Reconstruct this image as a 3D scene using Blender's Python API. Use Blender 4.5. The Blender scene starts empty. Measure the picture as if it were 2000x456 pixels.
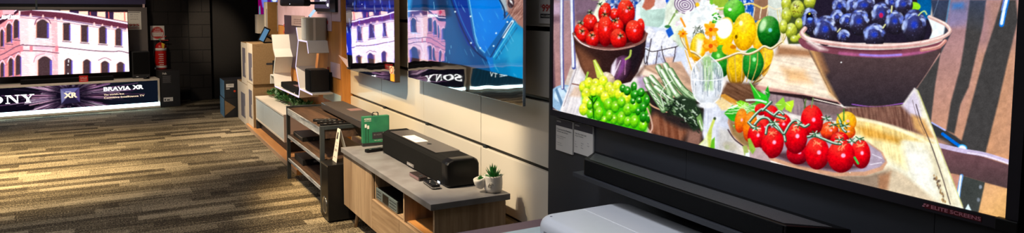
import bpy, math, random
import numpy as np
from mathutils import Vector, Matrix
random.seed(7)
SC = bpy.context.scene
COL = SC.collection
PI = math.pi
def lin(c):
    c = c/255.0
    return c/12.92 if c <= .04045 else ((c+.055)/1.055)**2.4
def rgb(c): return (lin(c[0]), lin(c[1]), lin(c[2]), 1.0)

# ---------------------------------------------------------------- materials
def new_mat(name):
    m = bpy.data.materials.new(name); m.use_nodes = True
    nt = m.node_tree; nt.nodes.clear()
    out = nt.nodes.new('ShaderNodeOutputMaterial')
    return m, nt, out
def N(nt, t, **kw):
    n = nt.nodes.new(t)
    for k, v in kw.items(): setattr(n, k, v)
    return n
def mat(name, col, rough=.5, metal=0.0, var=.12, scale=30.0, bump=0.0, stretch=(1, 1, 1), col2=None, coat=0.0, spec=.5, emit=None, est=0.0):
    m, nt, out = new_mat(name)
    b = N(nt, 'ShaderNodeBsdfPrincipled')
    tc = N(nt, 'ShaderNodeTexCoord'); mp = N(nt, 'ShaderNodeMapping'); mp.inputs['Scale'].default_value = stretch
    nz = N(nt, 'ShaderNodeTexNoise'); nz.inputs['Scale'].default_value = scale; nz.inputs['Detail'].default_value = 4
    nt.links.new(tc.outputs['Object'], mp.inputs['Vector']); nt.links.new(mp.outputs['Vector'], nz.inputs['Vector'])
    cr = N(nt, 'ShaderNodeValToRGB')
    c1 = rgb(col); c2 = rgb(col2) if col2 else tuple(x*(1-var) for x in c1[:3])+(1,)
    cr.color_ramp.elements[0].position = .3; cr.color_ramp.elements[0].color = c2
    cr.color_ramp.elements[1].position = .7; cr.color_ramp.elements[1].color = c1
    nt.links.new(nz.outputs['Fac'], cr.inputs['Fac']); nt.links.new(cr.outputs['Color'], b.inputs['Base Color'])
    b.inputs['Roughness'].default_value = rough; b.inputs['Metallic'].default_value = metal
    b.inputs['Specular IOR Level'].default_value = spec; b.inputs['Coat Weight'].default_value = coat; b.inputs['Coat Roughness'].default_value = .05
    if bump:
        bp = N(nt, 'ShaderNodeBump'); bp.inputs['Strength'].default_value = bump; bp.inputs['Distance'].default_value = .002
        nt.links.new(nz.outputs['Fac'], bp.inputs['Height']); nt.links.new(bp.outputs['Normal'], b.inputs['Normal'])
    if emit:
        b.inputs['Emission Color'].default_value = rgb(emit); b.inputs['Emission Strength'].default_value = est
    nt.links.new(b.outputs['BSDF'], out.inputs['Surface'])
    return m
def mat_glow(name, col, st):
    m, nt, out = new_mat(name)
    e = N(nt, 'ShaderNodeEmission'); e.inputs['Color'].default_value = rgb(col); e.inputs['Strength'].default_value = st
    nt.links.new(e.outputs['Emission'], out.inputs['Surface']); return m
def mat_wood(name, c_dark, c_light, axis='Y', scale=9.0, rough=.5, stripes=0.0):
    m, nt, out = new_mat(name)
    b = N(nt, 'ShaderNodeBsdfPrincipled'); b.inputs['Roughness'].default_value = rough
    tc = N(nt, 'ShaderNodeTexCoord'); mp = N(nt, 'ShaderNodeMapping')
    s = {'X': (.06, 1, 1), 'Y': (1, .06, 1), 'Z': (1, 1, .06)}[axis]
    mp.inputs['Scale'].default_value = s
    nz = N(nt, 'ShaderNodeTexNoise'); nz.inputs['Scale'].default_value = scale*6; nz.inputs['Detail'].default_value = 7; nz.inputs['Roughness'].default_value = .65
    n2 = N(nt, 'ShaderNodeTexNoise'); n2.inputs['Scale'].default_value = scale; n2.inputs['Detail'].default_value = 3
    nt.links.new(tc.outputs['Object'], mp.inputs['Vector']); nt.links.new(mp.outputs['Vector'], nz.inputs['Vector']); nt.links.new(mp.outputs['Vector'], n2.inputs['Vector'])
    mx = N(nt, 'ShaderNodeMath', operation='ADD'); nt.links.new(nz.outputs['Fac'], mx.inputs[0]); nt.links.new(n2.outputs['Fac'], mx.inputs[1])
    cr = N(nt, 'ShaderNodeValToRGB'); e = cr.color_ramp.elements
    e[0].position = .42; e[0].color = rgb(c_dark); e[1].position = .6; e[1].color = rgb(c_light)
    hf = N(nt, 'ShaderNodeMath', operation='MULTIPLY'); hf.inputs[1].default_value = .5
    nt.links.new(mx.outputs[0], hf.inputs[0]); nt.links.new(hf.outputs[0], cr.inputs['Fac']); nt.links.new(cr.outputs['Color'], b.inputs['Base Color'])
    bp = N(nt, 'ShaderNodeBump'); bp.inputs['Strength'].default_value = .25; bp.inputs['Distance'].default_value = .002
    nt.links.new(nz.outputs['Fac'], bp.inputs['Height']); nt.links.new(bp.outputs['Normal'], b.inputs['Normal'])
    nt.links.new(b.outputs['BSDF'], out.inputs['Surface']); return m
def mat_screen(name, st, mirror=0.0, rough=.02, warp=0.0, sheen=0.0):
    """a display: its picture (colour attribute) gives off light, its front glass mirrors the room"""
    m, nt, out = new_mat(name)
    at = N(nt, 'ShaderNodeVertexColor'); at.layer_name = 'picture'
    e = N(nt, 'ShaderNodeEmission'); e.inputs['Strength'].default_value = st
    nt.links.new(at.outputs['Color'], e.inputs['Color'])
    if mirror <= 0:
        nt.links.new(e.outputs[0], out.inputs['Surface']); return m
    g = N(nt, 'ShaderNodeBsdfGlossy'); g.inputs['Roughness'].default_value = rough; g.inputs['Color'].default_value = (mirror, mirror, mirror, 1)
    if warp:
        tc = N(nt, 'ShaderNodeTexCoord'); mp = N(nt, 'ShaderNodeMapping'); mp.inputs['Scale'].default_value = (1, 1.4, 2.2)
        nz = N(nt, 'ShaderNodeTexNoise'); nz.inputs['Scale'].default_value = 2.2; nz.inputs['Detail'].default_value = 1.5
        bp = N(nt, 'ShaderNodeBump'); bp.inputs['Strength'].default_value = 1.0; bp.inputs['Distance'].default_value = warp
        nt.links.new(tc.outputs['Object'], mp.inputs['Vector']); nt.links.new(mp.outputs['Vector'], nz.inputs['Vector']); nt.links.new(nz.outputs['Fac'], bp.inputs['Height']); nt.links.new(bp.outputs['Normal'], g.inputs['Normal'])
    a = N(nt, 'ShaderNodeAddShader'); nt.links.new(e.outputs[0], a.inputs[0]); nt.links.new(g.outputs[0], a.inputs[1])
    nt.links.new(a.outputs[0], out.inputs['Surface']); return m

# ---------------------------------------------------------------- mesh building
class MB:
    def __init__(s, T=None):
        s.v, s.f = [], []
        s.o = Vector(T.location) if T is not None and not isinstance(T, (tuple, list)) else Vector(T or (0, 0, 0))
    def add(s, vs, fs):
        n = len(s.v); s.v += [tuple(Vector(p)-s.o) for p in vs]; s.f += [tuple(n+i for i in f) for f in fs]; return s
    def box(s, x0, x1, y0, y1, z0, z1):
        x0, x1 = min(x0, x1), max(x0, x1); y0, y1 = min(y0, y1), max(y0, y1); z0, z1 = min(z0, z1), max(z0, z1)
        return s.add([(x0, y0, z0), (x1, y0, z0), (x1, y1, z0), (x0, y1, z0), (x0, y0, z1), (x1, y0, z1), (x1, y1, z1), (x0, y1, z1)],
                     [(0, 3, 2, 1), (4, 5, 6, 7), (0, 1, 5, 4), (1, 2, 6, 5), (2, 3, 7, 6), (3, 0, 4, 7)])
    def obox(s, c, size, M):
        """box with rotation matrix M about its centre c"""
        hx, hy, hz = [q/2 for q in size]; c = Vector(c)
        P = [c+M@Vector((a*hx, b*hy, d*hz)) for d in (-1, 1) for a, b in ((-1, -1), (1, -1), (1, 1), (-1, 1))]
        return s.add(P, [(0, 3, 2, 1), (4, 5, 6, 7), (0, 1, 5, 4), (1, 2, 6, 5), (2, 3, 7, 6), (3, 0, 4, 7)])
    def prism(s, pts, axis, a, b):
        """polygon pts (2D) extruded along axis from a to b"""
        def mk(p, t):
            return {'X': (t, p[0], p[1]), 'Y': (p[0], t, p[1]), 'Z': (p[0], p[1], t)}[axis]
        n = len(pts); vs = [mk(p, a) for p in pts]+[mk(p, b) for p in pts]
        fs = [tuple(range(n))[::-1], tuple(range(n, 2*n))]+[(i, (i+1) % n, n+(i+1) % n, n+i) for i in range(n)]
        return s.add(vs, fs)
    def lathe(s, prof, c=(0, 0, 0), n=24, M=None, flat=1.0):
        """profile of (radius, z) turned about z"""
        M = M or Matrix.Identity(3); c = Vector(c); vs = []; fs = []
        for r, z in prof:
            for k in range(n):
                a = 2*PI*k/n; vs.append(c+M@Vector((r*math.cos(a), r*math.sin(a)*flat, z)))
        m = len(prof)
        for i in range(m-1):
            for k in range(n):
                fs.append((i*n+k, i*n+(k+1) % n, (i+1)*n+(k+1) % n, (i+1)*n+k))
        if prof[0][0] > 1e-5: fs.append(tuple(range(n))[::-1])
        if prof[-1][0] > 1e-5: fs.append(tuple((m-1)*n+k for k in range(n)))
        return s.add(vs, fs)
    def tube(s, pts, r, n=8, closed=False):
        P = [Vector(p) for p in pts]; vs, fs = [], []; m = len(P)
        R = r if isinstance(r, (list, tuple)) else [r]*m
        up = None
        for i, p in enumerate(P):
            d = (P[(i+1) % m] if (closed or i < m-1) else P[i])-(P[i-1] if (closed or i > 0) else P[i])
            d.normalize()
            if up is None: up = Vector((0, 0, 1)) if abs(d.z) < .9 else Vector((1, 0, 0))
            a = d.cross(up); a.normalize(); b = d.cross(a); up = -b if False else up
            for k in range(n):
                t = 2*PI*k/n; vs.append(p+a*math.cos(t)*R[i]+b*math.sin(t)*R[i])
        for i in range(m if closed else m-1):
            for k in range(n): fs.append((i*n+k, i*n+(k+1) % n, ((i+1) % m)*n+(k+1) % n, ((i+1) % m)*n+k))
        if not closed: fs += [tuple(range(n))[::-1], tuple((m-1)*n+k for k in range(n))]
        return s.add(vs, fs)
def finish(name, me, m, parent, bevel, seg, smooth, label, shadow=True):
    if m: me.materials.append(m)
    o = bpy.data.objects.new(name, me); COL.objects.link(o)
    if parent is not None: o.parent = parent
    if smooth:
        for p in me.polygons: p.use_smooth = True
    if bevel:
        b = o.modifiers.new('bevel', 'BEVEL'); b.width = bevel; b.segments = seg; b.limit_method = 'ANGLE'; b.angle_limit = math.radians(40)
    if label: o['label'] = label
    return o
def part(name, mb, m, parent=None, bevel=0, seg=2, smooth=False, label=None):
    me = bpy.data.meshes.new(name); me.from_pydata([tuple(v) for v in mb.v], [], mb.f); me.update()
    import bmesh as bmm
    bm = bmm.new(); bm.from_mesh(me); bmm.ops.recalc_face_normals(bm, faces=bm.faces); bm.to_mesh(me); bm.free()
    return finish(name, me, m, parent, bevel, seg, smooth, label)
def thing(name, label, cat, loc=(0, 0, 0), rz=0.0, group=None):
    o = bpy.data.objects.new(name, None); COL.objects.link(o); o.empty_display_size = .05
    o.location = loc; o.rotation_euler = (0, 0, rz); o['label'] = label; o['category'] = cat
    if group: o['group'] = group
    return o
def tag(o, label, cat, group=None):
    o['label'] = label; o['category'] = cat
    if group: o['group'] = group
    return o
def struct(name, mb, m, parent=None, **kw):
    o = part(name, mb, m, parent, **kw)
    if parent is None: o['kind'] = 'structure'
    return o
def dup(root, loc, label=None, rz=None):
    r = root.copy(); COL.objects.link(r); r.location = loc
    if rz is not None: r.rotation_euler = (0, 0, rz)
    if label: r['label'] = label
    for ch in list(root.children):
        c = ch.copy(); COL.objects.link(c); c.parent = r
        for g in ch.children:
            d = g.copy(); COL.objects.link(d); d.parent = c
    return r
def lettering(name, s, org, right, up, height, width=None, m=None, parent=None, label=None, depth=.0006, bold=0.0, align='L'):
    """writing as thin raised letters: org = lower left corner, right/up = unit vectors of the surface (parent-local)"""
    cu = bpy.data.curves.new(name, 'FONT'); cu.body = s; cu.size = 1.0; cu.extrude = 0.0; cu.offset = bold
    cu.resolution_u = 3
    t = bpy.data.objects.new(name, cu); COL.objects.link(t)
    dg = bpy.context.evaluated_depsgraph_get(); me = bpy.data.meshes.new_from_object(t.evaluated_get(dg))
    bpy.data.objects.remove(t); bpy.data.curves.remove(cu)
    xs = [v.co.x for v in me.vertices]; ys = [v.co.y for v in me.vertices]
    x0, x1, y0, y1 = min(xs), max(xs), min(ys), max(ys)
    sy = height/(y1-y0); sx = width/(x1-x0) if width else sy
    r, u, o = Vector(right).normalized(), Vector(up).normalized(), Vector(org); n = r.cross(u)
    for v in me.vertices:
        q = v.co.copy(); v.co = o+r*((q.x-x0)*sx)+u*((q.y-y0)*sy)+n*depth
    me.name = name
    return finish(name, me, m, parent, 0, 1, False, label)
def flat_letters(name, polys, org, right, up, m, parent, depth=.0006):
    """letters given as filled outlines"""
    r, u, o = Vector(right).normalized(), Vector(up).normalized(), Vector(org); n = r.cross(u); mb = MB()
    for p in polys:
        k = len(mb.v)
        mb.v += [tuple(o+r*a+u*b+n*depth) for a, b in p]; mb.f.append(tuple(range(k, k+len(p))))
    return part(name, mb, m, parent)
def picture(name, origin, right, up, W, H, us, vs, canvas, m, parent, world_origin=None, label=None, Rm=None):
    """flat display surface as a fine grid whose colour attribute holds the picture
    origin in parent-local, right/up unit vectors; us in 0..1 across, vs in 0..1 upward; Rm maps local to world"""
    right, up, origin = np.array(right, float), np.array(up, float), np.array(origin, float)
    U, V = np.meshgrid(np.array(us), np.array(vs)); U, V = U.ravel(), V.ravel()
    L = origin+U[:, None]*W*right+V[:, None]*H*up
    Wd = L@np.array(Rm).T if Rm is not None else L
    Wd = Wd+np.array(world_origin if world_origin is not None else (0, 0, 0))
    px, py = to_px(Wd)
    c = canvas.sample(px, py)/255.0
    c = np.where(c <= .04045, c/12.92, ((c+.055)/1.055)**2.4)
    nu, nv = len(us), len(vs)
    I, J = np.meshgrid(np.arange(nv-1), np.arange(nu-1), indexing='ij'); a = (I*nu+J).ravel()
    F = np.stack([a, a+1, a+nu+1, a+nu], 1)
    me = bpy.data.meshes.new(name); nf = len(F)
    me.vertices.add(len(L)); me.vertices.foreach_set('co', L.astype(np.float32).ravel())
    me.loops.add(nf*4); me.loops.foreach_set('vertex_index', F.astype(np.int32).ravel())
    me.polygons.add(nf); me.polygons.foreach_set('loop_start', (np.arange(nf)*4).astype(np.int32))
    try: me.polygons.foreach_set('loop_total', np.full(nf, 4, np.int32))
    except Exception: pass
    me.update(calc_edges=True)
    at = me.color_attributes.new('picture', 'FLOAT_COLOR', 'POINT')
    at.data.foreach_set('color', np.concatenate([c, np.ones((len(c), 1))], 1).astype(np.float32).ravel())
    return finish(name, me, m, parent, 0, 1, False, label)
# ---------------------------------------------------------------- camera numbers (frame taken as 2000 x 456)
IW, IH = 2000, 456
CF, CPY, CH, CROLL = 1380.0, 120.0, 1.55, 0.006
CPITCH = math.atan((CPY-13.0)/CF); CYAW = math.radians(29.171133)
def cam_basis():
    y, p = CYAW, CPITCH
    f = np.array((math.sin(y)*math.cos(p), math.cos(y)*math.cos(p), -math.sin(p)))
    r = np.array((math.cos(y), -math.sin(y), 0.0))
    u = np.array((math.sin(y)*math.sin(p), math.cos(y)*math.sin(p), math.cos(p)))
    c, s = math.cos(CROLL), math.sin(CROLL)
    return c*r+s*u, -s*r+c*u, f
CB = cam_basis()
def to_px(P):
    d = np.asarray(P, float)-np.array((0, 0, CH))
    x, y, z = d@CB[0], d@CB[1], d@CB[2]
    return 1000+CF*x/z, CPY-CF*y/z

# ---------------------------------------------------------------- pictures shown on the screens, drawn shape by shape
class Canvas:
    def __init__(s, x0, y0, w, h, col):
        s.x0, s.y0, s.w, s.h = x0, y0, w, h
        s.a = np.zeros((h, w, 3)); s.a[:] = col
        s.Y, s.X = np.mgrid[y0:y0+h, x0:x0+w].astype(float)
        s.rng = np.random.RandomState(5)
    def box(s, xa, ya, xb, yb):
        i0 = max(0, int(ya-s.y0)-2); i1 = min(s.h, int(yb-s.y0)+3)
        j0 = max(0, int(xa-s.x0)-2); j1 = min(s.w, int(xb-s.x0)+3)
        return (slice(i0, i1), slice(j0, j1)) if i1 > i0 and j1 > j0 else None
    def put(s, b, m, col):
        m = np.clip(m, 0, 1)[..., None]
        s.a[b] = s.a[b]*(1-m)+np.asarray(col, float)*m
    def poly(s, pts, col, a=1.0, soft=0.8, grad=None, streak=None):
        p = np.array(pts, float)
        b = s.box(p[:, 0].min()-soft*2, p[:, 1].min()-soft*2, p[:, 0].max()+soft*2, p[:, 1].max()+soft*2)
        if b is None: return
        X, Y = s.X[b], s.Y[b]
        ins = np.zeros(X.shape, bool); dm = np.full(X.shape, 1e9)
        n = len(p)
        for i in range(n):
            x1, y1 = p[i]; x2, y2 = p[(i+1) % n]
            if y1 != y2:
                c = ((y1 > Y) != (y2 > Y)) & (X < (x2-x1)*(Y-y1)/(y2-y1)+x1)
                ins ^= c
            L = (x2-x1)**2+(y2-y1)**2+1e-9
            t = np.clip(((X-x1)*(x2-x1)+(Y-y1)*(y2-y1))/L, 0, 1)
            dm = np.minimum(dm, np.hypot(X-x1-t*(x2-x1), Y-y1-t*(y2-y1)))
        m = np.where(ins, 0.5+dm/(2*soft), 0.5-dm/(2*soft))
        m = np.clip(m, 0, 1)*a
        c = np.asarray(col, float)
        if grad:                                   # grad = (x1,y1,x2,y2,col2)
            x1, y1, x2, y2, c2 = grad
            t = np.clip(((X-x1)*(x2-x1)+(Y-y1)*(y2-y1))/((x2-x1)**2+(y2-y1)**2), 0, 1)[..., None]
            c = c*(1-t)+np.asarray(c2, float)*t
        if streak:                                 # streak = (angle, period, amount)
            an, pe, am = streak
            v = (-math.sin(an)*X+math.cos(an)*Y)/pe; uu = (math.cos(an)*X+math.sin(an)*Y)/(pe*9)
            k = s.nz(uu, v)*am
            c = c*np.ones(X.shape+(3,))+k[..., None]*np.array((1.0, 0.9, 0.75))
        s.put(b, m, c)
    def nz(s, u, v):
        def h(i, j):
            q = np.sin(i*127.1+j*311.7)*43758.5453
            return q-np.floor(q)
        iu, iv = np.floor(u), np.floor(v); fu, fv = u-iu, v-iv
        fu, fv = fu*fu*(3-2*fu), fv*fv*(3-2*fv)
        return (h(iu, iv)*(1-fu)*(1-fv)+h(iu+1, iv)*fu*(1-fv)+h(iu, iv+1)*(1-fu)*fv+h(iu+1, iv+1)*fu*fv)*2-1
    def ell(s, cx, cy, rx, ry, rot=0, col=(0, 0, 0), a=1.0, soft=1.0):
        r = max(rx, ry)+soft*2
        b = s.box(cx-r, cy-r, cx+r, cy+r)
        if b is None: return
        c, q = math.cos(math.radians(rot)), math.sin(math.radians(rot))
        X, Y = s.X[b]-cx, s.Y[b]-cy
        u, v = (c*X+q*Y)/rx, (-q*X+c*Y)/ry
        d = (1-np.sqrt(u*u+v*v))*min(rx, ry)
        s.put(b, (d/soft+0.5).clip(0, 1)*a, col)
    def fruit(s, cx, cy, rx, ry, rot, base, dark, light, hl=(-.25, -.35), shine=None, dirn=(.35, .9)):
        r = max(rx, ry)+3
        b = s.box(cx-r, cy-r, cx+r, cy+r)
        if b is None: return
        c, q = math.cos(math.radians(rot)), math.sin(math.radians(rot))
        X, Y = s.X[b]-cx, s.Y[b]-cy
        u, v = (c*X+q*Y)/rx, (-q*X+c*Y)/ry
        R = np.sqrt(u*u+v*v)
        m = ((1-R)*min(rx, ry)/1.1+.5).clip(0, 1)
        sx, sy = X/max(rx, ry), Y/max(rx, ry)
        t = np.clip(.5+.5*(sx*dirn[0]+sy*dirn[1])+.35*(R-.6), 0, 1)[..., None]
        C = np.asarray(base)*np.ones(X.shape+(3,))
        t1 = np.clip((t-.5)*2, 0, 1); t0 = np.clip((.42-t)*2.2, 0, 1)
        C = C*(1-t1)+np.asarray(dark)*t1; C = C*(1-t0)+np.asarray(light)*t0
        C = C*(1+.10*s.nz(X*.3+cx, Y*.3+cy)+.07*s.nz(X*.7+cy, Y*.7+cx))[..., None]*(1-.25*np.clip(R-.75, 0, 1)*1.6)[..., None]
        s.put(b, m, C)
        if shine is not None:
            s.ell(cx+hl[0]*rx, cy+hl[1]*ry, max(1.6, rx*.16), max(1.6, ry*.13), rot, shine, .9, 2.0)
    def line(s, pts, w, col, a=1.0, smooth=True, soft=.8):
        p = [np.array(q, float) for q in pts]
        if smooth and len(p) > 2:
            o = []
            for i in range(len(p)-1):
                p0 = p[max(i-1, 0)]; p1 = p[i]; p2 = p[i+1]; p3 = p[min(i+2, len(p)-1)]
                for t in (0, .2, .4, .6, .8):
                    o.append(.5*((2*p1)+(-p0+p2)*t+(2*p0-5*p1+4*p2-p3)*t*t+(-p0+3*p1-3*p2+p3)*t**3))
            o.append(p[-1]); p = o
        P = np.array(p)
        b = s.box(P[:, 0].min()-w-2, P[:, 1].min()-w-2, P[:, 0].max()+w+2, P[:, 1].max()+w+2)
        if b is None: return
        X, Y = s.X[b], s.Y[b]; dm = np.full(X.shape, 1e9)
        for i in range(len(P)-1):
            x1, y1 = P[i]; x2, y2 = P[i+1]
            L = (x2-x1)**2+(y2-y1)**2+1e-9
            t = np.clip(((X-x1)*(x2-x1)+(Y-y1)*(y2-y1))/L, 0, 1)
            dm = np.minimum(dm, np.hypot(X-x1-t*(x2-x1), Y-y1-t*(y2-y1)))
        s.put(b, ((w/2-dm)/soft+.5).clip(0, 1)*a, col)
    def sample(s, px, py):
        x = np.clip(px-s.x0, 0, s.w-1.001); y = np.clip(py-s.y0, 0, s.h-1.001)
        i, j = y.astype(int), x.astype(int); fy, fx = (y-i)[:, None], (x-j)[:, None]
        a = s.a
        c = a[i, j]*(1-fx)*(1-fy)+a[i, j+1]*fx*(1-fy)+a[i+1, j]*(1-fx)*fy+a[i+1, j+1]*fx*fy
        return np.clip(c, 0, 255)

def paint_table_picture():
    c = Canvas(1070, -330, 930, 775, (205, 190, 180))
    R = c.rng
    # what the picture holds above the part the photograph frames: sky blue window, dark wall
    c.poly([(1070, -330), (2000, -330), (2000, 0), (1070, 0)], (60, 95, 150), grad=(1500, -330, 1500, 0, (95, 85, 105)))
    for k in range(9):
        x = 1090+k*105; c.poly([(x, -330), (x+30, -330), (x+26, 10), (x-2, 10)], (70, 60, 70) if k % 2 else (130, 140, 170))
    for k in range(26):
        c.fruit(1130+R.rand()*600, -80+R.rand()*90, 25, 22, 0, *(((170, 190, 90), (70, 90, 30), (225, 240, 190)) if k % 2 else ((200, 60, 40), (90, 20, 20), (250, 190, 160))), shine=(255, 255, 250))
    # table, bright boards
    c.poly([(1128, 112), (1260, 60), (1600, -10), (1790, 150), (1893, 425), (1893, 445), (1090, 445), (1093, 218)], (226, 218, 214), streak=(.18, 4, 16))
    c.poly([(1128, 116), (1092, 220), (1140, 232), (1150, 150)], (222, 215, 220), streak=(1.9, 3, 22))
    c.line([(1118, 165), (1140, 168)], 2.5, (120, 70, 60), .8)
    c.line([(1126, 132), (1100, 205)], 1.4, (150, 140, 150), .8)
    for k in range(16): c.ell(1124+R.rand()*22, 140+R.rand()*26, 2, 1.5, 0, (110, 70, 60), .7)
    c.poly([(1123, 170), (1140, 170), (1136, 190), (1112, 188)], (205, 175, 150), .6, 3)
    # chair and wall on the left
    c.poly([(1070, 0), (1172, 0), (1150, 60), (1122, 108), (1104, 160), (1092, 205), (1070, 214)], (165, 135, 142), grad=(1090, 0, 1090, 200, (178, 128, 122)))
    c.poly([(1122, 0), (1172, 0), (1160, 30), (1124, 30)], (125, 100, 118), 1, 3)
    c.poly([(1124, 28), (1150, 26), (1140, 44), (1124, 44)], (105, 78, 92), .8, 4)
    c.poly([(1070, 6), (1096, 4), (1096, 30), (1070, 32)], (190, 165, 190), .8, 5)
    c.poly([(1070, 30), (1096, 30), (1096, 44), (1070, 46)], (120, 92, 105), .8, 4)
    c.poly([(1124, 44), (1150, 42), (1135, 66), (1124, 70)], (185, 140, 135), .7, 5)
    c.poly([(1068, 80), (1080, 80), (1086, 214), (1070, 216)], (58, 44, 58), .9, 3)
    c.ell(1102, 192, 30, 26, 0, (150, 184, 214)); c.ell(1106, 186, 24, 17, 0, (198, 220, 238))
    c.poly([(1084, 176), (1088, 172), (1104, 212), (1098, 214)], (95, 130, 165)); c.poly([(1096, 170), (1100, 170), (1112, 184), (1110, 188)], (110, 140, 170))
    c.poly([(1128, 118), (1094, 216), (1150, 240), (1160, 150)], (226, 220, 222), streak=(1.9, 3, 20))
    c.line([(1118, 164), (1138, 168)], 2.5, (120, 70, 60), .8); c.line([(1126, 134), (1101, 208)], 1.4, (140, 128, 140), .8)
    c.poly([(1122, 170), (1142, 170), (1136, 190), (1112, 188)], (212, 178, 150), .7, 3)
    c.line([(1097.5, -10), (1097.5, 100), (1099, 172)], 7, (88, 90, 150)); c.line([(1096.5, -10), (1096.5, 100), (1098, 172)], 3.6, (225, 232, 250))
    c.line([(1117.5, -10), (1119, 60), (1121, 132)], 8, (90, 95, 160)); c.line([(1116, -10), (1117.5, 60), (1119.5, 130)], 4.5, (228, 236, 252))
    # pale triangle of light and blue glass behind the tomatoes
    c.poly([(1172, 0), (1184, -6), (1196, 0), (1176, 40), (1150, 45)], (232, 236, 215), 1, 2)
    c.poly([(1182, -5), (1256, -5), (1250, 50), (1215, 50), (1185, 30)], (120, 140, 185))
    for k in range(120): c.ell(1184+R.rand()*68, -3+R.rand()*48, 1+R.rand()*3, 1+R.rand()*2.5, R.rand()*90, [(20, 70, 170), (215, 225, 245), (60, 50, 90)][k % 3], .8)
    c.poly([(1285, -5), (1345, -5), (1320, 80), (1290, 78)], (20, 80, 200))
    # egg bowl, eggs
    c.poly([(1242, 10), (1260, -6), (1300, -6), (1302, 60), (1262, 75), (1240, 62)], (222, 236, 238))
    c.poly([(1250, 12), (1300, 12), (1300, 30), (1294, 48), (1282, 58), (1268, 58), (1256, 46), (1250, 28)], (196, 222, 212), grad=(1255, 20, 1298, 50, (168, 196, 186)))
    c.poly([(1252, 12), (1300, 10), (1300, 16), (1275, 19), (1254, 18)], (238, 248, 244))
    c.poly([(1254, 14), (1262, -6), (1278, -6), (1281, 8), (1270, 18), (1262, 20)], (188, 110, 88), 1, 1.5)
    c.ell(1290, 8, 12, 9, 0, (228, 222, 224))
    c.poly([(1240, 62), (1255, 50), (1335, 60), (1345, 150), (1262, 130), (1254, 90)], (212, 220, 240), 1, 2)
    for (x, y, rx, ry) in ((1267, 73, 13, 20), (1287, 86, 15, 27), (1273, 112, 12, 24), (1306, 96, 17, 32)):
        c.fruit(x, y, rx, ry, 8, (236, 238, 252), (170, 172, 205), (255, 255, 255), shine=None)
    c.poly([(1298, 112), (1316, 112), (1314, 126), (1302, 127)], (225, 175, 140), .8, 3)
    for q in (((1261, 95), (1268, 99), (1276, 101), (1300, 96), (1322, 91), (1326, 85), (1316, 80)), ((1260, 96), (1258, 118), (1262, 124), (1268, 100), (1272, 76)), ((1284, 100), (1280, 130), (1274, 136), (1266, 132), (1263, 110)), ((1292, 90), (1296, 112), (1304, 127), (1314, 124), (1320, 92))):
        c.line(q, 1.8, (70, 60, 66))
    # bread, asparagus ground
    c.poly([(1258, 128), (1330, 120), (1352, 160), (1356, 210), (1300, 215), (1250, 190)], (196, 160, 135), 1, 2, streak=(.5, 4, 24))
    c.poly([(1252, 132), (1290, 150), (1282, 156), (1248, 144)], (240, 214, 196), 1, 2)
    c.poly([(1245, 150), (1262, 150), (1264, 180), (1248, 180)], (176, 150, 190), .8, 4)
    # dark figs bowl shadow, lower middle
    c.poly([(1240, 180), (1270, 178), (1300, 195), (1340, 185), (1372, 205), (1388, 250), (1392, 292), (1280, 270), (1255, 235)], (44, 36, 36))
    c.poly([(1268, 228), (1280, 222), (1350, 250), (1330, 280), (1268, 262)], (150, 92, 66), .85, 7, streak=(1.5, 3, 26))
    c.poly([(1290, 222), (1380, 236), (1384, 262), (1330, 252), (1300, 236)], (48, 40, 40), 1, 6)
    c.poly([(1345, 255), (1372, 258), (1366, 292), (1340, 280)], (150, 110, 96), .9, 4)
    c.line([(1262, 196), (1275, 208), (1296, 217), (1302, 219)], 3, (206, 160, 128))
    # brown bowl
    c.poly([(1120, 72), (1263, 72), (1258, 110), (1246, 140), (1232, 160), (1200, 168), (1150, 160), (1134, 130), (1124, 100)], (66, 42, 36), grad=(1130, 110, 1215, 110, (48, 30, 32)))
    c.poly([(1124, 92), (1140, 100), (1168, 122), (1172, 158), (1150, 158), (1134, 130)], (138, 88, 62), .75, 7)
    c.poly([(1226, 92), (1256, 84), (1252, 118), (1238, 146), (1228, 130)], (34, 28, 36), .8, 5)
    c.poly([(1238, 150), (1260, 128), (1250, 150)], (90, 60, 52), .8, 4)
    c.ell(1191, 68, 72, 27, 0, (92, 40, 40)); c.ell(1191, 64, 67, 23, 0, (60, 16, 18))
    red, dk, lt = (222, 26, 22), (120, 8, 16), (250, 120, 80)
    for (x, y, rx, ry, ro) in ((1200, 28, 9, 12, 0), (1181, 24, 12, 19, 14), (1223, 24, 17, 26, -6), (1132, 58, 10, 12, 10), (1153, 44, 14, 17, -8), (1251, 52, 8, 16, 0), (1206, 52, 12, 15, 0), (1168, 60, 9, 16, 0), (1138, 68, 13, 15, 10), (1182, 60, 15, 31, 0), (1239, 62, 17, 23, -12), (1157, 77, 13, 16, 0), (1208, 76, 16, 20, -8)):
        c.fruit(x, y, rx, ry, ro, red, dk, lt, hl=(.05, -.1), shine=(255, 170, 200))
        for k in range(5): c.ell(x-rx*.5+R.rand()*rx, y-ry*.7+R.rand()*ry*.5, 1.2, 1.2, 0, (255, 190, 170), .6, 1.2)
    for (x, y) in ((1230, 16), (1172, 8), (1153, 24), (1134, 45), (1137, 61), (1156, 69), (1181, 28), (1202, 40), (1212, 70)):
        for k in range(6):
            an = k*1.05+x; c.line([(x, y), (x+6*math.cos(an), y+5*math.sin(an))], 1.5, [(30, 60, 30), (150, 190, 130)][k % 2])
        c.ell(x, y, 2, 2, 0, (40, 50, 30))
    c.line([(1120, 66), (1130, 80), (1150, 90), (1175, 95), (1205, 96), (1235, 90), (1256, 80), (1263, 66)], 5, (134, 90, 82)); c.line([(1122, 70), (1135, 84), (1152, 92)], 2, (236, 220, 220))
    c.line([(1150, 92), (1190, 98), (1240, 90)], 1.6, (210, 170, 160), .8)
    # fig and garlic before the bowl
    c.fruit(1213, 134, 19, 27, 24, (92, 58, 84), (40, 24, 34), (236, 214, 232), shine=None, dirn=(.95, .3))
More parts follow.
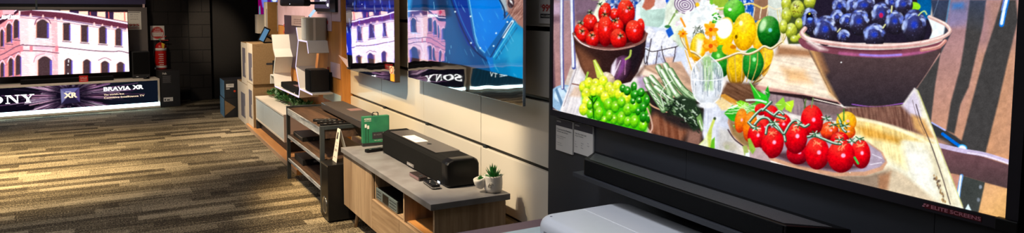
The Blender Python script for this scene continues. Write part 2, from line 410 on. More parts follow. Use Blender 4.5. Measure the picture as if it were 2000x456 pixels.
    c.poly([(1215, 114), (1228, 112), (1214, 142), (1206, 152)], (140, 70, 150), .8, 3); c.line([(1212, 118), (1198, 150)], 1.5, (245, 225, 240)); c.line([(1222, 116), (1220, 146)], 1.5, (190, 130, 170))
    c.poly([(1195, 128), (1204, 114), (1202, 140), (1198, 152), (1193, 145)], (240, 232, 244), .9, 2)
    c.line([(1232, 99), (1230, 110), (1222, 116)], 4, (170, 190, 90))
    c.fruit(1186, 158, 15, 18, -30, (214, 190, 160), (150, 110, 90), (250, 240, 220), shine=None)
    c.poly([(1158, 118), (1163, 116), (1178, 142), (1182, 160), (1166, 152)], (196, 214, 84)); c.line([(1161, 119), (1175, 146)], 1.6, (240, 250, 170)); c.line([(1148, 142), (1143, 160)], 4, (150, 190, 70))
    # grapes
    ye, yd, yl = (222, 232, 40), (120, 190, 20), (248, 250, 150)
    gr, gd, gl = (118, 204, 20), (40, 140, 20), (206, 244, 120)
    dg, dd, dl = (34, 138, 24), (10, 74, 14), (110, 204, 90)
    c.poly([(1136, 176), (1150, 160), (1200, 164), (1262, 182), (1270, 215), (1262, 262), (1230, 258), (1150, 232), (1138, 210)], (70, 190, 16), 1, 4)
    G = []
    for (x, y) in ((1140, 170), (1150, 163), (1163, 165), (1178, 160), (1190, 172), (1145, 184), (1160, 178), (1173, 178), (1182, 190), (1206, 168), (1196, 180), (1210, 184), (1223, 192), (1146, 200), (1140, 214)): G.append((x, y, 9, 12, ye, yd, yl))
    for (x, y, rx, ry) in ((1188, 205, 9, 13), (1202, 209, 8, 12), (1214, 200, 8, 11), (1166, 208, 7, 10), (1226, 215, 9, 13), (1238, 208, 9, 14), (1170, 222, 8, 14), (1213, 232, 8, 14), (1199, 234, 7, 10), (1190, 226, 7, 11), (1226, 238, 7, 10), (1239, 238, 8, 13), (1153, 222, 7, 10), (1180, 235, 6, 8), (1256, 246, 8, 11), (1152, 205, 6, 10)): G.append((x, y, rx, ry, gr, gd, gl))
    for (x, y, rx, ry) in ((1216, 173, 6, 8), (1225, 178, 7, 9), (1238, 170, 6, 10), (1240, 186, 8, 10), (1252, 181, 7, 9), (1248, 196, 6, 7), (1263, 197, 6, 12), (1256, 210, 7, 11), (1236, 198, 5, 6), (1256, 229, 7, 11), (1266, 230, 5, 11), (1246, 218, 5, 8)): G.append((x, y, rx, ry, dg, dd, dl))
    for (x, y, rx, ry, a, b, l) in G: c.fruit(x, y, rx, ry, 4, a, b, l, hl=(.1, -.35), shine=(255, 255, 225))
    for q in (((1156, 188), (1158, 210), (1160, 232)), ((1158, 200), (1150, 190)), ((1158, 205), (1166, 192)), ((1156, 190), (1163, 188))): c.line(q, 2.2, (16, 84, 14))
    c.line([(1268, 262), (1274, 250), (1271, 232), (1264, 212)], 3, (206, 168, 150))
    # asparagus
    sp = [((1262, 156), (1276, 182), (1300, 212)), ((1272, 152), (1300, 186), (1312, 210)), ((1286, 132), (1306, 172), (1308, 205)), ((1300, 128), (1318, 160), (1345, 190)), ((1282, 172), (1310, 196), (1330, 212)), ((1294, 140), (1322, 186), (1352, 204)), ((1310, 138), (1332, 172), (1356, 192)), ((1266, 168), (1290, 205), (1296, 215))]
    for q in sp:
        c.line(q, 12, (92, 128, 82)); c.line([(a-1.5, b-1.5) for a, b in q], 7, (176, 204, 160)); c.line([(a-3, b-3) for a, b in q[:2]], 3.5, (238, 244, 232))
        for k in range(4): t = .25+k*.2; x = q[0][0]*(1-t)+q[2][0]*t; y = q[0][1]*(1-t)+q[2][1]*t; c.line([(x-4, y-3), (x+3, y+4)], 1.4, (70, 92, 62))
    c.line([(1290, 186), (1298, 170), (1312, 158)], 1.6, (225, 230, 215)); c.line([(1290, 186), (1296, 208)], 1.6, (220, 228, 215))
    c.poly([(1300, 208), (1330, 186), (1358, 196), (1374, 225), (1372, 248), (1355, 256), (1335, 232), (1312, 224)], (40, 56, 40), 1, 3)
    for k in range(110):
        t = R.rand(); x = 1300+t*66+R.randn()*7; y = 196+t*42+R.randn()*9
        c.line([(x, y), (x+4+R.randn()*3, y+3+R.randn()*2)], 1.3+R.rand()*1.6, [(196, 214, 190), (24, 34, 26), (96, 128, 84), (30, 44, 32)][k % 4], .9)
    c.poly([(1360, 230), (1368, 222), (1376, 250), (1370, 258)], (120, 160, 90)); c.line([(1366, 236), (1371, 252)], 2, (236, 240, 226))
    # white board to the right of it, stalk
    c.poly([(1376, 196), (1424, 210), (1422, 262), (1440, 300), (1380, 296), (1372, 262)], (212, 216, 230), 1, 2, streak=(1.6, 3, 14))
    c.poly([(1412, 200), (1430, 205), (1424, 300), (1404, 300)], (190, 196, 214), .6, 5)
    c.poly([(1393, 232), (1397, 235), (1391, 252), (1388, 296), (1358, 290), (1378, 270)], (196, 208, 96)); c.poly([(1374, 276), (1381, 262), (1384, 292), (1360, 288)], (236, 238, 214), .9, 2)
    c.poly([(1390, 274), (1396, 268), (1396, 296), (1386, 294)], (104, 184, 40)); c.ell(1396, 232, 2.6, 3, 0, (70, 84, 60))
    c.ell(1425, 286, 14, 8, 20, (160, 150, 110), .8, 4); c.ell(1420, 288, 5, 5, 0, (120, 150, 60), .8, 2)
    # artichoke, white flowers
    c.poly([(1300, 10), (1312, -6), (1352, -6), (1360, 30), (1350, 60), (1330, 90), (1310, 76), (1298, 45)], (222, 230, 214), 1, 2)
    for k in range(5): c.line([(1304+k*3, 52-k*6), (1318+k*4, 30-k*7), (1345, 8-k)], 2, (130, 160, 90), .8)
    for k in range(9): c.ell(1338, 10, 22-k*2.4, 17-k*1.9, 20, [(120, 96, 130), (242, 238, 240)][k % 2])
    for k in range(40): c.ell(1312+R.rand()*38, 22+R.rand()*30, 3, 2, 0, [(225, 206, 222), (250, 250, 250)][k % 2], .7)
    c.poly([(1322, 62), (1336, 50), (1345, 60), (1334, 96), (1322, 88)], (196, 214, 190), .9, 3)
    c.ell(1304, 52, 6, 3, 0, (60, 120, 70)); c.poly([(1300, 60), (1310, 52), (1316, 66), (1306, 74)], (30, 90, 190))
    c.poly([(1380, 12), (1390, -6), (1424, -6), (1424, 18), (1390, 22)], (120, 190, 60)); c.ell(1408, 4, 16, 12, 0, (150, 186, 60))
    c.poly([(1424, -6), (1480, -6), (1480, 50), (1424, 40)], (30, 96, 190), 1, 2)
    for k in range(70): c.ell(1444+R.rand()*30, -4+R.rand()*36, 1+R.rand()*2, 1+R.rand()*4, 0, [(225, 235, 250), (20, 70, 170)][k % 2], .8)
    c.poly([(1472, -6), (1506, -6), (1504, 40), (1472, 40)], (150, 112, 88)); c.poly([(1500, -6), (1530, -6), (1528, 60), (1500, 40)], (206, 214, 206))
    for (x, y, r) in ((1352, 40, 20), (1372, 24, 17), (1388, 40, 18), (1362, 58, 20), (1392, 20, 12), (1376, 10, 12), (1345, 60, 12)):
        for k in range(9): c.ell(x+r*.5*math.cos(k*.7), y+r*.5*math.sin(k*.7), r*.55, r*.35, k*40, [(252, 252, 252), (226, 234, 236)][k % 2])
    for k in range(26): c.line([(1352+R.rand()*24, 50+R.rand()*24)]*1+[(1356+R.rand()*22, 52+R.rand()*18)], 1.3, (86, 96, 80), .8)
    c.ell(1362, 9, 4, 4, 0, (246, 200, 40))
    for k in range(26): c.ell(1392+R.rand()*18, 24+R.rand()*22, 2, 1.5, 0, [(20, 130, 20), (120, 200, 60)][k % 2])
    # back rim of the wire basket, fruit
    c.fruit(1364, 92, 16, 28, 10, (246, 206, 30), (236, 150, 10), (255, 240, 160), shine=None)
    c.poly([(1362, 76), (1374, 80), (1366, 112), (1358, 108)], (252, 250, 244), .9, 3)
    c.fruit(1488, 72, 20, 34, 0, (250, 200, 40), (240, 160, 10), (255, 236, 150), shine=None)
    c.line([(1400, 17), (1414, 16), (1440, 12), (1465, 7), (1476, 10), (1490, 16), (1500, 11)], 3.4, (226, 196, 110)); c.line([(1400, 16), (1440, 11), (1465, 6)], 1.4, (252, 246, 220))
    for x in (1474, 1487, 1500): c.line([(x, 14), (x-3, 36)], 1.8, (232, 220, 190))
    c.fruit(1434, 21, 21, 23, 10, (70, 178, 40), (20, 110, 20), (214, 246, 160), shine=(255, 255, 255), hl=(-.4, -.1))
    c.fruit(1416, 66, 18, 33, 8, (250, 214, 20), (236, 170, 10), (255, 246, 180), shine=None)
    c.ell(1415, 56, 15, 20, 14, (254, 253, 246), 1, 2.5); c.ell(1412, 50, 15, 12, 10, (255, 255, 255), .9, 3)
    c.fruit(1408, 120, 20, 32, 0, (36, 140, 40), (12, 80, 24), (130, 220, 60), shine=(180, 240, 150))
    c.fruit(1438, 134, 19, 36, 0, (226, 184, 20), (150, 100, 20), (250, 220, 60), shine=None)
    c.fruit(1498, 120, 14, 32, 4, (236, 186, 30), (180, 110, 20), (250, 220, 90), shine=None)
    c.ell(1424, 96, 14, 12, 0, (250, 190, 20))
    c.fruit(1454, 62, 23, 37, 4, (250, 206, 20), (226, 160, 10), (255, 238, 120), shine=(255, 252, 210), hl=(-.3, -.45))
    c.ell(1438, 72, 2.5, 4, 0, (110, 80, 10)); c.ell(1432, 92, 6, 4, 0, (210, 120, 10))
    c.fruit(1471, 126, 21, 32, 0, (30, 138, 44), (10, 66, 26), (96, 206, 90), shine=(190, 250, 180), hl=(.1, -.3))
    c.fruit(1502, 62, 23, 31, 0, (20, 112, 30), (8, 66, 20), (170, 226, 130), hl=(.1, -.1), shine=(120, 210, 220))
    c.ell(1490, 50, 6, 12, 20, (226, 250, 206), .8, 4)
    # front rim and wires
    for (xa, xb) in ((1338, 1352), (1346, 1366), (1356, 1380)): c.line([(xa, 98), (xb, 140)], 1.6, (220, 170, 40))
    for k in range(7): c.line([(1420+k*15, 104), (1422+k*14, 130), (1428+k*10, 160)], 1.7, (206, 172, 90))
    for k in range(4): c.line([(1531-k*3, 84+k*2), (1522-k*4, 120), (1500-k*6, 150), (1470, 164)], 1.8, [(222, 190, 120), (120, 84, 40)][k % 2])
    rim = [(1328, 62), (1334, 82), (1345, 98), (1360, 105), (1378, 118), (1398, 119), (1420, 112), (1442, 104), (1462, 106), (1480, 99), (1492, 91), (1506, 95), (1520, 86), (1531, 76), (1536, 50), (1530, 24)]
    c.line(rim, 5, (160, 128, 70)); c.line([(a, b-1) for a, b in rim], 3, (244, 232, 200))
    c.line([(1500, 11), (1514, 18), (1526, 16), (1530, 24)], 2.5, (236, 226, 200))
    for k in range(3): c.line([(1518+k*5, 20), (1524+k*4, 60), (1530, 84)], 1.5, (212, 196, 130))
    c.poly([(1440, 164), (1500, 160), (1440, 200)], (84, 58, 46), .6, 5)
    # orange flowers
    for (x, y, r) in ((1388, 58, 15), (1388, 90, 17), (1334, 66, 9)):
        for k in range(22): c.ell(x+r*(.25+.45*R.rand())*math.cos(k*.785), y+r*(.25+.5*R.rand())*math.sin(k*.785), r*.45, r*.24, k*45, [(250, 166, 24), (240, 142, 14), (255, 190, 60)][k % 3], .85)
        c.ell(x, y, r*.25, r*.25, 0, (214, 84, 20))
    c.line([(1330, 36), (1338, 52)], 4, (250, 150, 40)); c.line([(1338, 70), (1348, 110)], 5, (240, 180, 40))
    # boards: step in the middle, brown parts
    c.poly([(1420, 160), (1480, 166), (1500, 200), (1452, 205), (1404, 190)], (112, 78, 58), 1, 3, streak=(.5, 3, 20))
    c.poly([(1400, 186), (1416, 184), (1450, 204), (1444, 212)], (214, 150, 60)); c.poly([(1394, 196), (1410, 190), (1440, 214), (1410, 216)], (240, 214, 160), 1, 2)
    step = [(1512, 106), (1528, 84), (1590, 96), (1604, 130), (1624, 180), (1642, 200), (1590, 196), (1540, 184), (1478, 168), (1500, 140)]
    c.poly(step, (240, 222, 200), 1, 1, streak=(.22, 3, 18)); c.poly([(1520, 90), (1590, 98), (1592, 112), (1516, 108)], (150, 96, 60), .8, 5)
    c.poly([(1526, 132), (1570, 138), (1585, 162), (1540, 160)], (232, 170, 100), .6, 8)
    c.poly([(1476, 166), (1540, 178), (1600, 190), (1645, 199), (1640, 206), (1560, 192), (1500, 180), (1474, 174)], (196, 140, 132), .9, 2)
    c.poly([(1496, 178), (1570, 186), (1636, 200), (1644, 208), (1634, 214), (1560, 194), (1500, 184)], (46, 32, 36), 1, 1)
    c.poly([(1494, 182), (1560, 192), (1660, 212), (1668, 238), (1600, 236), (1520, 216), (1490, 205)], (150, 128, 134), 1, 1.5, streak=(1.5, 3, 18))
    c.poly([(1590, 200), (1655, 212), (1640, 226), (1590, 222)], (120, 96, 94), .8, 3); c.line([(1568, 190), (1574, 214)], 2, (60, 60, 50)); c.line([(1590, 194), (1640, 206), (1655, 213)], 2, (238, 226, 214))
    # green grapes behind, plums
    c.poly([(1526, -6), (1600, -6), (1590, 90), (1575, 86), (1540, 86), (1530, 40)], (70, 80, 44))
    for (x, y, rx, ry) in ((1536, 8, 10, 14), (1557, 18, 14, 18), (1582, 4, 12, 12), (1536, 30, 10, 16), (1545, 60, 12, 15), (1561, 46, 8, 11), (1530, 52, 8, 14), (1552, 76, 9, 7), (1565, 70, 9, 6)):
        c.fruit(x, y, rx, ry, 0, (186, 194, 60), (96, 110, 30), (222, 232, 190), shine=(250, 250, 225))
    for k in range(16): c.ell(1548+R.rand()*22, 6+R.rand()*22, 1.5, 1.2, 0, (90, 66, 20), .7)
    c.poly([(1596, -6), (1800, -6), (1820, 40), (1820, 84), (1580, 84), (1585, 30)], (40, 34, 50))
    c.poly([(1790, -6), (1822, -6), (1816, 40), (1796, 30)], (10, 92, 150)); c.ell(1786, 12, 12, 8, 10, (150, 220, 40))
    pl = [(1640, 14, 14, 20), (1668, 14, 16, 22), (1688, 12, 24, 20), (1742, 6, 14, 18), (1765, 10, 18, 20), (1635, 34, 12, 14), (1655, 42, 14, 16), (1722, 30, 20, 26), (1678, 44, 20, 26), (1582, 42, 15, 27), (1748, 44, 18, 24), (1648, 72, 11, 13), (1612, 60, 22, 30), (1708, 70, 22, 24), (1786, 52, 24, 34)]
    for (x, y, rx, ry) in pl:
        c.fruit(x, y, rx, ry, 0, (50, 45, 66), (36, 32, 42), (66, 72, 140), shine=None)
        c.ell(x-rx*.25, y-ry*.3, rx*.6, ry*.5, -20, (70, 84, 176), .45, 9)
        c.ell(x, y-ry*.1, rx*.26, ry*.2, 0, (34, 62, 200), .8, 5)
        for k in range(46):
            an = 3.0+R.rand()*3.2; q = .62+R.rand()*.34; w = 1.2+R.rand()*2.4
            c.ell(x+rx*q*math.cos(an), y+ry*q*math.sin(an), w*1.5, w*.8, math.degrees(an)+90, [(150, 172, 240), (206, 220, 252), (96, 120, 214), (60, 60, 100)][k % 4], .45+.4*R.rand(), 1.6)
        c.ell(x-rx*.72, y-ry*.1, rx*.14, ry*.38, 12, (168, 190, 246), .6, 3)
        for k in range(14): c.ell(x+R.randn()*rx*.4, y+R.randn()*ry*.4, 1, 1, 0, (130, 140, 200), .5)
    c.ell(1581, 32, 6, 8, 0, (20, 18, 30)); c.ell(1582, 37, 5, 3, 0, (110, 150, 230)); c.ell(1581, 27, 2, 2, 0, (220, 220, 60))
    for q in (((1742, 12), (1741, 24)), ((1725, 54), (1729, 48)), ((1636, 62), (1641, 56))): c.line(q, 3, (206, 206, 150))
    c.ell(1721, 30, 4, 5, 0, (190, 40, 90)); c.line([(1794, 30), (1800, 24), (1806, 22), (1810, 28)], 2.5, (190, 220, 130))
    c.poly([(1812, 34), (1830, 40), (1848, 52), (1850, 64), (1836, 74), (1814, 78), (1822, 60)], (236, 246, 250)); c.line([(1812, 33), (1832, 40), (1850, 54)], 2.2, (60, 190, 210))
    # big bowl
    c.poly([(1570, 80), (1640, 100), (1740, 104), (1820, 92), (1842, 84), (1838, 104), (1808, 150), (1780, 190), (1764, 206), (1700, 212), (1648, 208), (1620, 180), (1600, 140), (1584, 110)], (84, 66, 68), grad=(1700, 112, 1700, 206, (52, 45, 52)))
    c.poly([(1580, 96), (1592, 98), (1612, 150), (1636, 196), (1622, 186), (1604, 148)], (218, 168, 110), .9, 4); c.poly([(1588, 96), (1602, 100), (1618, 140), (1612, 146)], (190, 130, 80), .6, 5)
    c.line([(1836, 104), (1812, 142), (1796, 166)], 2, (198, 150, 140)); c.line([(1664, 204), (1710, 209), (1765, 202)], 2, (150, 90, 190)); c.ell(1643, 122, 1.5, 1.5, 0, (240, 240, 240))
    rimp = [(1572, 56), (1566, 66), (1578, 76), (1620, 84), (1680, 90), (1740, 90), (1800, 84), (1838, 74), (1856, 62), (1850, 50)]
    c.line([(a, b+14) for a, b in rimp[1:-1]], 13, (126, 70, 84)); c.line([(1640, 104), (1720, 110), (1790, 104), (1826, 94)], 6, (176, 96, 140), .9, True, 4); c.line([(1680, 107), (1720, 109), (1760, 107)], 4, (160, 140, 236), .9, True, 3)
    c.line(rimp, 9, (206, 158, 152)); c.line([(a, b-2) for a, b in rimp], 4, (240, 214, 208)); c.line([(1600, 90), (1680, 99), (1760, 98)], 3, (88, 44, 58), .8, True, 3)
    c.poly([(1570, 66), (1592, 84), (1616, 98), (1600, 98), (1578, 84)], (250, 236, 230), .9, 4)
    # right part: wall, chair back
    wall = [(1822, -330), (2000, -330), (2000, 445), (1895, 445), (1788, 170), (1838, 100), (1858, 66), (1848, 40), (1820, 30)]
    c.poly([(1820, 0), (2000, 0), (2000, 445), (1893, 445), (1790, 172), (1838, 104), (1858, 64), (1848, 44), (1826, 34)], (168, 130, 134), grad=(1850, 60, 1880, 330, (206, 152, 116)))
    c.poly([(1850, 0), (1895, 0), (1890, 40), (1852, 50)], (104, 110, 150), .9, 8); c.poly([(1852, 24), (1890, 24), (1888, 52), (1852, 54)], (150, 134, 170), .7, 6); c.poly([(1862, 8), (1880, 6), (1880, 14), (1862, 16)], (40, 120, 200), .7, 5)
    c.poly([(1930, 0), (2000, 0), (1990, 300), (1940, 300)], (178, 136, 118), .6, 10); c.poly([(1905, 100), (1990, 100), (1975, 445), (1895, 445)], (208, 154, 112), .5, 20)
    D = (70, 68, 68)
    c.poly([(1818, 0), (1854, 0), (1846, 50), (1836, 110), (1826, 170), (1818, 240), (1804, 214), (1790, 174), (1838, 104), (1858, 64), (1850, 46), (1822, 34)], D, 1, 1.5, grad=(1830, 120, 1840, 0, (56, 66, 92)))
    c.line([(1834, -4), (1822, 34)], 1.6, (110, 130, 160), .7); c.line([(1856, -4), (1848, 44)], 3, (80, 140, 180), .7)
    rimR = [(1800, 84), (1838, 74), (1855, 62), (1849, 50), (1835, 42), (1815, 33)]
    c.line(rimR, 7, (214, 172, 164)); c.line([(a, b-1.5) for a, b in rimR], 3, (246, 222, 214)); c.line([(1800, 98), (1832, 92), (1846, 80)], 7, (190, 130, 120)); c.line([(1802, 97), (1832, 90), (1845, 79)], 2.5, (230, 180, 170))
    c.poly([(1894, 0), (1926, 0), (1920, 50), (1906, 110), (1892, 170), (1876, 204), (1864, 262), (1848, 256), (1857, 200), (1876, 130), (1884, 80)], D, 1, 1.8, grad=(1890, 60, 1905, 0, (66, 74, 94)))
    c.poly([(1957, 0), (1984, 0), (1988, 40), (1971, 108), (1950, 200), (1924, 303), (1874, 290), (1880, 268), (1898, 200), (1922, 110), (1942, 50)], D, 1, 1.8)
    c.line([(1969, -10), (1962, 20), (1956, 48)], 10, (20, 120, 220)); c.line([(1968, -10), (1961, 20), (1956, 46)], 6, (226, 240, 255)); c.line([(1962, -8), (1956, 20)], 2, (120, 130, 210))
    c.poly([(1817, 238), (1845, 254), (1866, 266), (1884, 280), (1886, 298), (1840, 286), (1828, 268)], (58, 60, 64), 1, 1.5); c.line([(1820, 240), (1846, 255)], 3, (170, 176, 230)); c.poly([(1828, 268), (1850, 278), (1858, 284), (1834, 284)], (170, 130, 110), .9, 3)
    c.line([(1841, 262), (1860, 276), (1876, 287)], 6, (8, 108, 214)); c.ell(1880, 289, 9, 6.5, 15, (60, 170, 230)); c.ell(1880, 290, 7, 5, 15, (246, 252, 255))
    c.poly([(1836, 286), (1900, 300), (1980, 326), (1976, 372), (1926, 358), (1880, 344), (1852, 338), (1844, 312)], (112, 78, 84), 1, 1.5, grad=(1900, 300, 1896, 360, (84, 66, 68)))
    c.line([(1832, 284), (1880, 295), (1925, 303), (1985, 322)], 9, (198, 184, 216)); c.line([(1890, 299), (1925, 305), (1975, 322)], 3, (232, 220, 240))
    c.poly([(1852, 340), (1878, 345), (1870, 378), (1862, 372)], (190, 136, 118)); c.poly([(1881, 344), (1924, 357), (1914, 420), (1878, 412), (1872, 396)], (66, 70, 68))
    c.line([(1878, 344), (1873, 372), (1871, 396)], 7, (110, 160, 220)); c.line([(1877, 344), (1871, 390)], 3.5, (236, 244, 252)); c.ell(1915, 366, 3, 4, 0, (150, 160, 176), .8, 2); c.ell(1911, 391, 3, 4, 0, (130, 138, 150), .8, 2)
    c.poly([(1891, 399), (1884, 411), (1897, 412)], (226, 248, 255)); c.poly([(1924, 358), (1975, 371), (1972, 440), (1910, 420)], (220, 170, 124), 1, 1.5, grad=(1920, 370, 1960, 425, (226, 176, 110)))
    # table on the right
    c.poly([(1762, 206), (1786, 172), (1792, 176), (1880, 402), (1893, 445), (1680, 445), (1660, 340), (1640, 230)], (236, 232, 208), 1, 1.2, streak=(1.3, 3, 14)); c.poly([(1800, 260), (1822, 280), (1866, 400), (1840, 400)], (226, 214, 180), .7, 6, streak=(1.25, 2, 24)); c.poly([(1760, 290), (1810, 300), (1830, 380), (1790, 360)], (250, 250, 246), .7, 10)
    c.poly([(1640, 214), (1660, 210), (1764, 206), (1790, 220), (1822, 268), (1790, 262), (1745, 246), (1700, 236), (1655, 226)], (122, 86, 74), 1, 3, streak=(1.4, 2.2, 24))
    c.poly([(1762, 208), (1786, 174), (1796, 196), (1800, 228), (1780, 226)], (214, 204, 224), .95, 4); c.poly([(1780, 224), (1806, 234), (1826, 272), (1806, 268), (1786, 250)], (226, 176, 110), .9, 4)
    c.poly([(1672, 262), (1760, 268), (1770, 330), (1742, 316), (1700, 284)], (246, 226, 160), .8, 8, streak=(1.4, 2.5, 26)); c.poly([(1655, 224), (1700, 236), (1790, 262), (1825, 280), (1700, 268), (1664, 262)], (238, 206, 130), .9, 3, streak=(1.4, 2.2, 30)); c.line([(1668, 232), (1720, 242), (1790, 268), (1830, 292)], 6, (250, 242, 206), .9, True, 4)
    c.poly([(1670, 246), (1700, 250), (1760, 272), (1756, 282), (1690, 268)], (206, 146, 50), .75, 5, streak=(1.4, 2.2, 30))
    c.line([(1789, 204), (1800, 240), (1815, 274), (1828, 310), (1842, 352), (1856, 400)], 1.8, (72, 56, 60)); c.line([(1782, 196), (1792, 232), (1806, 262)], 1, (110, 90, 90), .8)
    for k in range(30): t = R.rand(); c.ell(1826+t*20+R.randn()*2, 340+t*58, 1.6, 2.6, 0, [(90, 70, 60), (170, 130, 80)][k % 2], .7)
    c.line([(1793, 178), (1812, 226), (1836, 292), (1860, 352), (1880, 404)], 2, (196, 196, 120), .8)
    c.poly([(1736, 326), (1764, 340), (1796, 366), (1830, 396), (1760, 400), (1690, 360), (1680, 340)], (212, 194, 166), 1, 4); c.poly([(1560, 338), (1690, 344), (1732, 334), (1734, 356), (1722, 384), (1600, 356)], (150, 130, 112), 1, 4); c.poly([(1716, 344), (1740, 336), (1734, 372), (1716, 372)], (176, 124, 90), .8, 4)
    # plate of tomatoes
    c.poly([(1404, 250), (1424, 254), (1450, 296), (1440, 310), (1400, 300)], (196, 190, 180), .7, 5)
    plate = [(1424, 226), (1421, 240), (1430, 264), (1452, 288), (1500, 312), (1560, 332), (1630, 345), (1690, 344), (1724, 333), (1733, 318), (1724, 298), (1696, 278), (1640, 262), (1520, 240)]
    c.poly(plate, (206, 158, 128), 1, 1.2); c.poly([(1426, 230), (1424, 240), (1434, 262), (1456, 284), (1504, 306), (1562, 324), (1630, 337), (1688, 336), (1718, 327), (1729, 316), (1720, 298), (1694, 280), (1640, 264)], (160, 140, 152), 1, 1.5, grad=(1450, 280, 1700, 300, (176, 160, 178)))
    c.poly([(1424, 232), (1446, 250), (1470, 290), (1450, 282), (1430, 262)], (150, 120, 70), .9, 3); c.line([(1422, 254), (1434, 272), (1452, 286)], 2.4, (70, 50, 60))
    c.poly([(1500, 300), (1560, 296), (1640, 320), (1690, 326), (1640, 336), (1560, 324)], (76, 44, 52), .9, 4); c.line([(1704, 302), (1722, 310)], 2, (226, 220, 232), .8); c.line([(1700, 322), (1722, 318)], 2, (230, 224, 234), .8)
    for q, col in (([(1464, 160), (1480, 178), (1496, 186), (1504, 204), (1490, 212), (1476, 200)], (46, 190, 40)), ([(1494, 178), (1500, 168), (1504, 186), (1500, 196)], (30, 160, 40)), ([(1414, 222), (1430, 206), (1448, 210), (1440, 240), (1428, 236)], (44, 168, 34)), ([(1438, 200), (1446, 196), (1462, 202), (1460, 222), (1444, 214)], (130, 214, 40)), ([(1455, 210), (1476, 200), (1492, 210), (1478, 226), (1460, 226)], (70, 180, 40)), ([(1534, 200), (1550, 196), (1550, 206), (1545, 220), (1534, 214)], (186, 230, 50)), ([(1514, 204), (1530, 190), (1536, 206), (1524, 220)], (150, 214, 60)), ([(1432, 246), (1440, 240), (1436, 252)], (60, 180, 40))):
        c.poly(q, col); p = np.array(q); m = p.mean(0); c.line([tuple(q[0]), tuple(m)], 1.4, (226, 250, 180), .8)
    for k in range(24): c.line([(1416+R.rand()*60, 200+R.rand()*22), (1420+R.rand()*60, 202+R.rand()*20)], 1.6, (232, 244, 214), .5)
    c.line([(1458, 196), (1480, 196), (1496, 200)], 4, (226, 240, 236), .9); c.line([(1424, 212), (1440, 206)], 3, (240, 250, 236), .9)
    o, od, ol = (238, 124, 20), (196, 50, 20), (250, 190, 90)
    rr = (226, 10, 26); rd = (128, 6, 22); rl = (252, 110, 70)
    T = [(1447, 236, 12, 24, 8, o, od, ol), (1486, 214, 12, 12, 0, rr, rd, rl), (1506, 222, 14, 16, 0, rr, rd, rl), (1465, 248, 14, 30, 6, o, od, ol), (1492, 250, 14, 18, 0, rr, rd, rl), (1528, 244, 18, 22, 0, rr, rd, rl), (1478, 266, 18, 28, 4, rr, rd, rl), (1653, 238, 20, 20, 0, (244, 186, 30), (232, 130, 20), (252, 232, 130)), (1620, 256, 18, 18, 0, (238, 74, 30), rd, rl), (1655, 258, 16, 14, 0, o, od, ol), (1640, 274, 18, 16, 0, rr, rd, rl), (1586, 236, 22, 31, 0, rr, rd, rl), (1558, 300, 22, 22, 0, (190, 10, 30), (100, 10, 24), rr), (1554, 268, 23, 33, 0, rr, rd, rl), (1509, 280, 22, 30, 6, rr, rd, rl), (1681, 301, 19, 29, -4, rr, rd, rl), (1596, 300, 24, 32, 0, rr, rd, rl), (1643, 306, 27, 32, 0, rr, rd, rl)]
    for (x, y, rx, ry, ro, a, b, l) in T: c.fruit(x, y, rx, ry, ro, a, b, l, hl=(.15, -.05), shine=(255, 190, 225))
    for (x, y) in ((1478, 252), (1509, 258), (1554, 248), (1530, 228), (1596, 276), (1645, 284), (1680, 280), (1618, 246), (1640, 262)):
        for k in range(7): c.line([(x-8+R.rand()*16, y-2+R.rand()*6), (x-9+R.rand()*18, y+3+R.rand()*8)], 1.5, (255, 170, 120), .7)
    vine = [[(1462, 240), (1478, 222), (1492, 214), (1512, 226), (1532, 232)], [(1474, 244), (1486, 232), (1500, 232), (1512, 246), (1530, 262), (1534, 276)], [(1490, 216), (1500, 206), (1506, 200)], [(1512, 226), (1522, 218), (1530, 224)], [(1496, 262), (1500, 246), (1516, 244), (1530, 262)], [(1532, 262), (1544, 242), (1556, 236), (1570, 248), (1580, 244)], [(1462, 240), (1474, 252)], [(1578, 268), (1592, 266), (1608, 272), (1628, 280), (1642, 282)], [(1640, 236), (1646, 252), (1652, 258)]]
    for q in vine: c.line(q, 5.5, (52, 84, 64)); c.line([(a-.8, b-1.2) for a, b in q], 2.6, (196, 222, 204))
    for (x, y) in ((1592, 262), (1628, 244), (1614, 232), (1664, 276), (1678, 272), (1640, 274), (1512, 240), (1560, 244), (1476, 250), (1650, 246)):
        for k in range(7): an = k*.9+x; c.line([(x, y), (x+10*math.cos(an), y+6*math.sin(an))], 2.2, [(50, 96, 62), (206, 232, 210)][k % 2])
    c.line([(1574, 194), (1571, 212)], 2.5, (90, 120, 60)); c.line([(1588, 192), (1585, 210)], 2.5, (120, 150, 90)); c.line([(1648, 214), (1648, 236)], 2.5, (60, 130, 50)); c.line([(1636, 224), (1644, 238)], 2.5, (70, 130, 50))
    c.line([(1669, 308), (1676, 320)], 4, (60, 190, 80)); c.ell(1660, 338, 1, 1, 0, (255, 255, 255))
    c.poly([(1466, 290), (1484, 288), (1500, 306), (1508, 322), (1460, 312)], (190, 164, 166)); c.poly([(1460, 272), (1465, 270), (1476, 292), (1470, 302), (1464, 294)], (150, 190, 70)); c.poly([(1450, 286), (1458, 284), (1462, 296), (1464, 310), (1454, 304)], (160, 180, 90), .9)
    c.poly([(1456, 300), (1464, 298), (1464, 312), (1455, 308)], (226, 238, 250))
    # glass vase
    c.ell(1381, 158, 31, 47, 0, (196, 204, 214), .78, 1.2); c.poly([(1352, 156), (1410, 156), (1404, 186), (1382, 206), (1360, 190)], (226, 232, 240), .5, 4)
    c.poly([(1372, 110), (1390, 108), (1392, 176), (1376, 176)], (120, 190, 70), .5, 4)
    for k in range(60):
        a = -1+2*R.rand(); yy = 118+R.rand()*60; x = 1381+a*28; L = 8+R.rand()*22
        c.line([(x, yy), (1381+a*29*(.9), yy+L)], 1.2, [(255, 255, 255), (120, 134, 150)][k % 2], .75)
    c.line([(1353, 156), (1381, 158), (1409, 155)], 2, (246, 250, 252), .8)
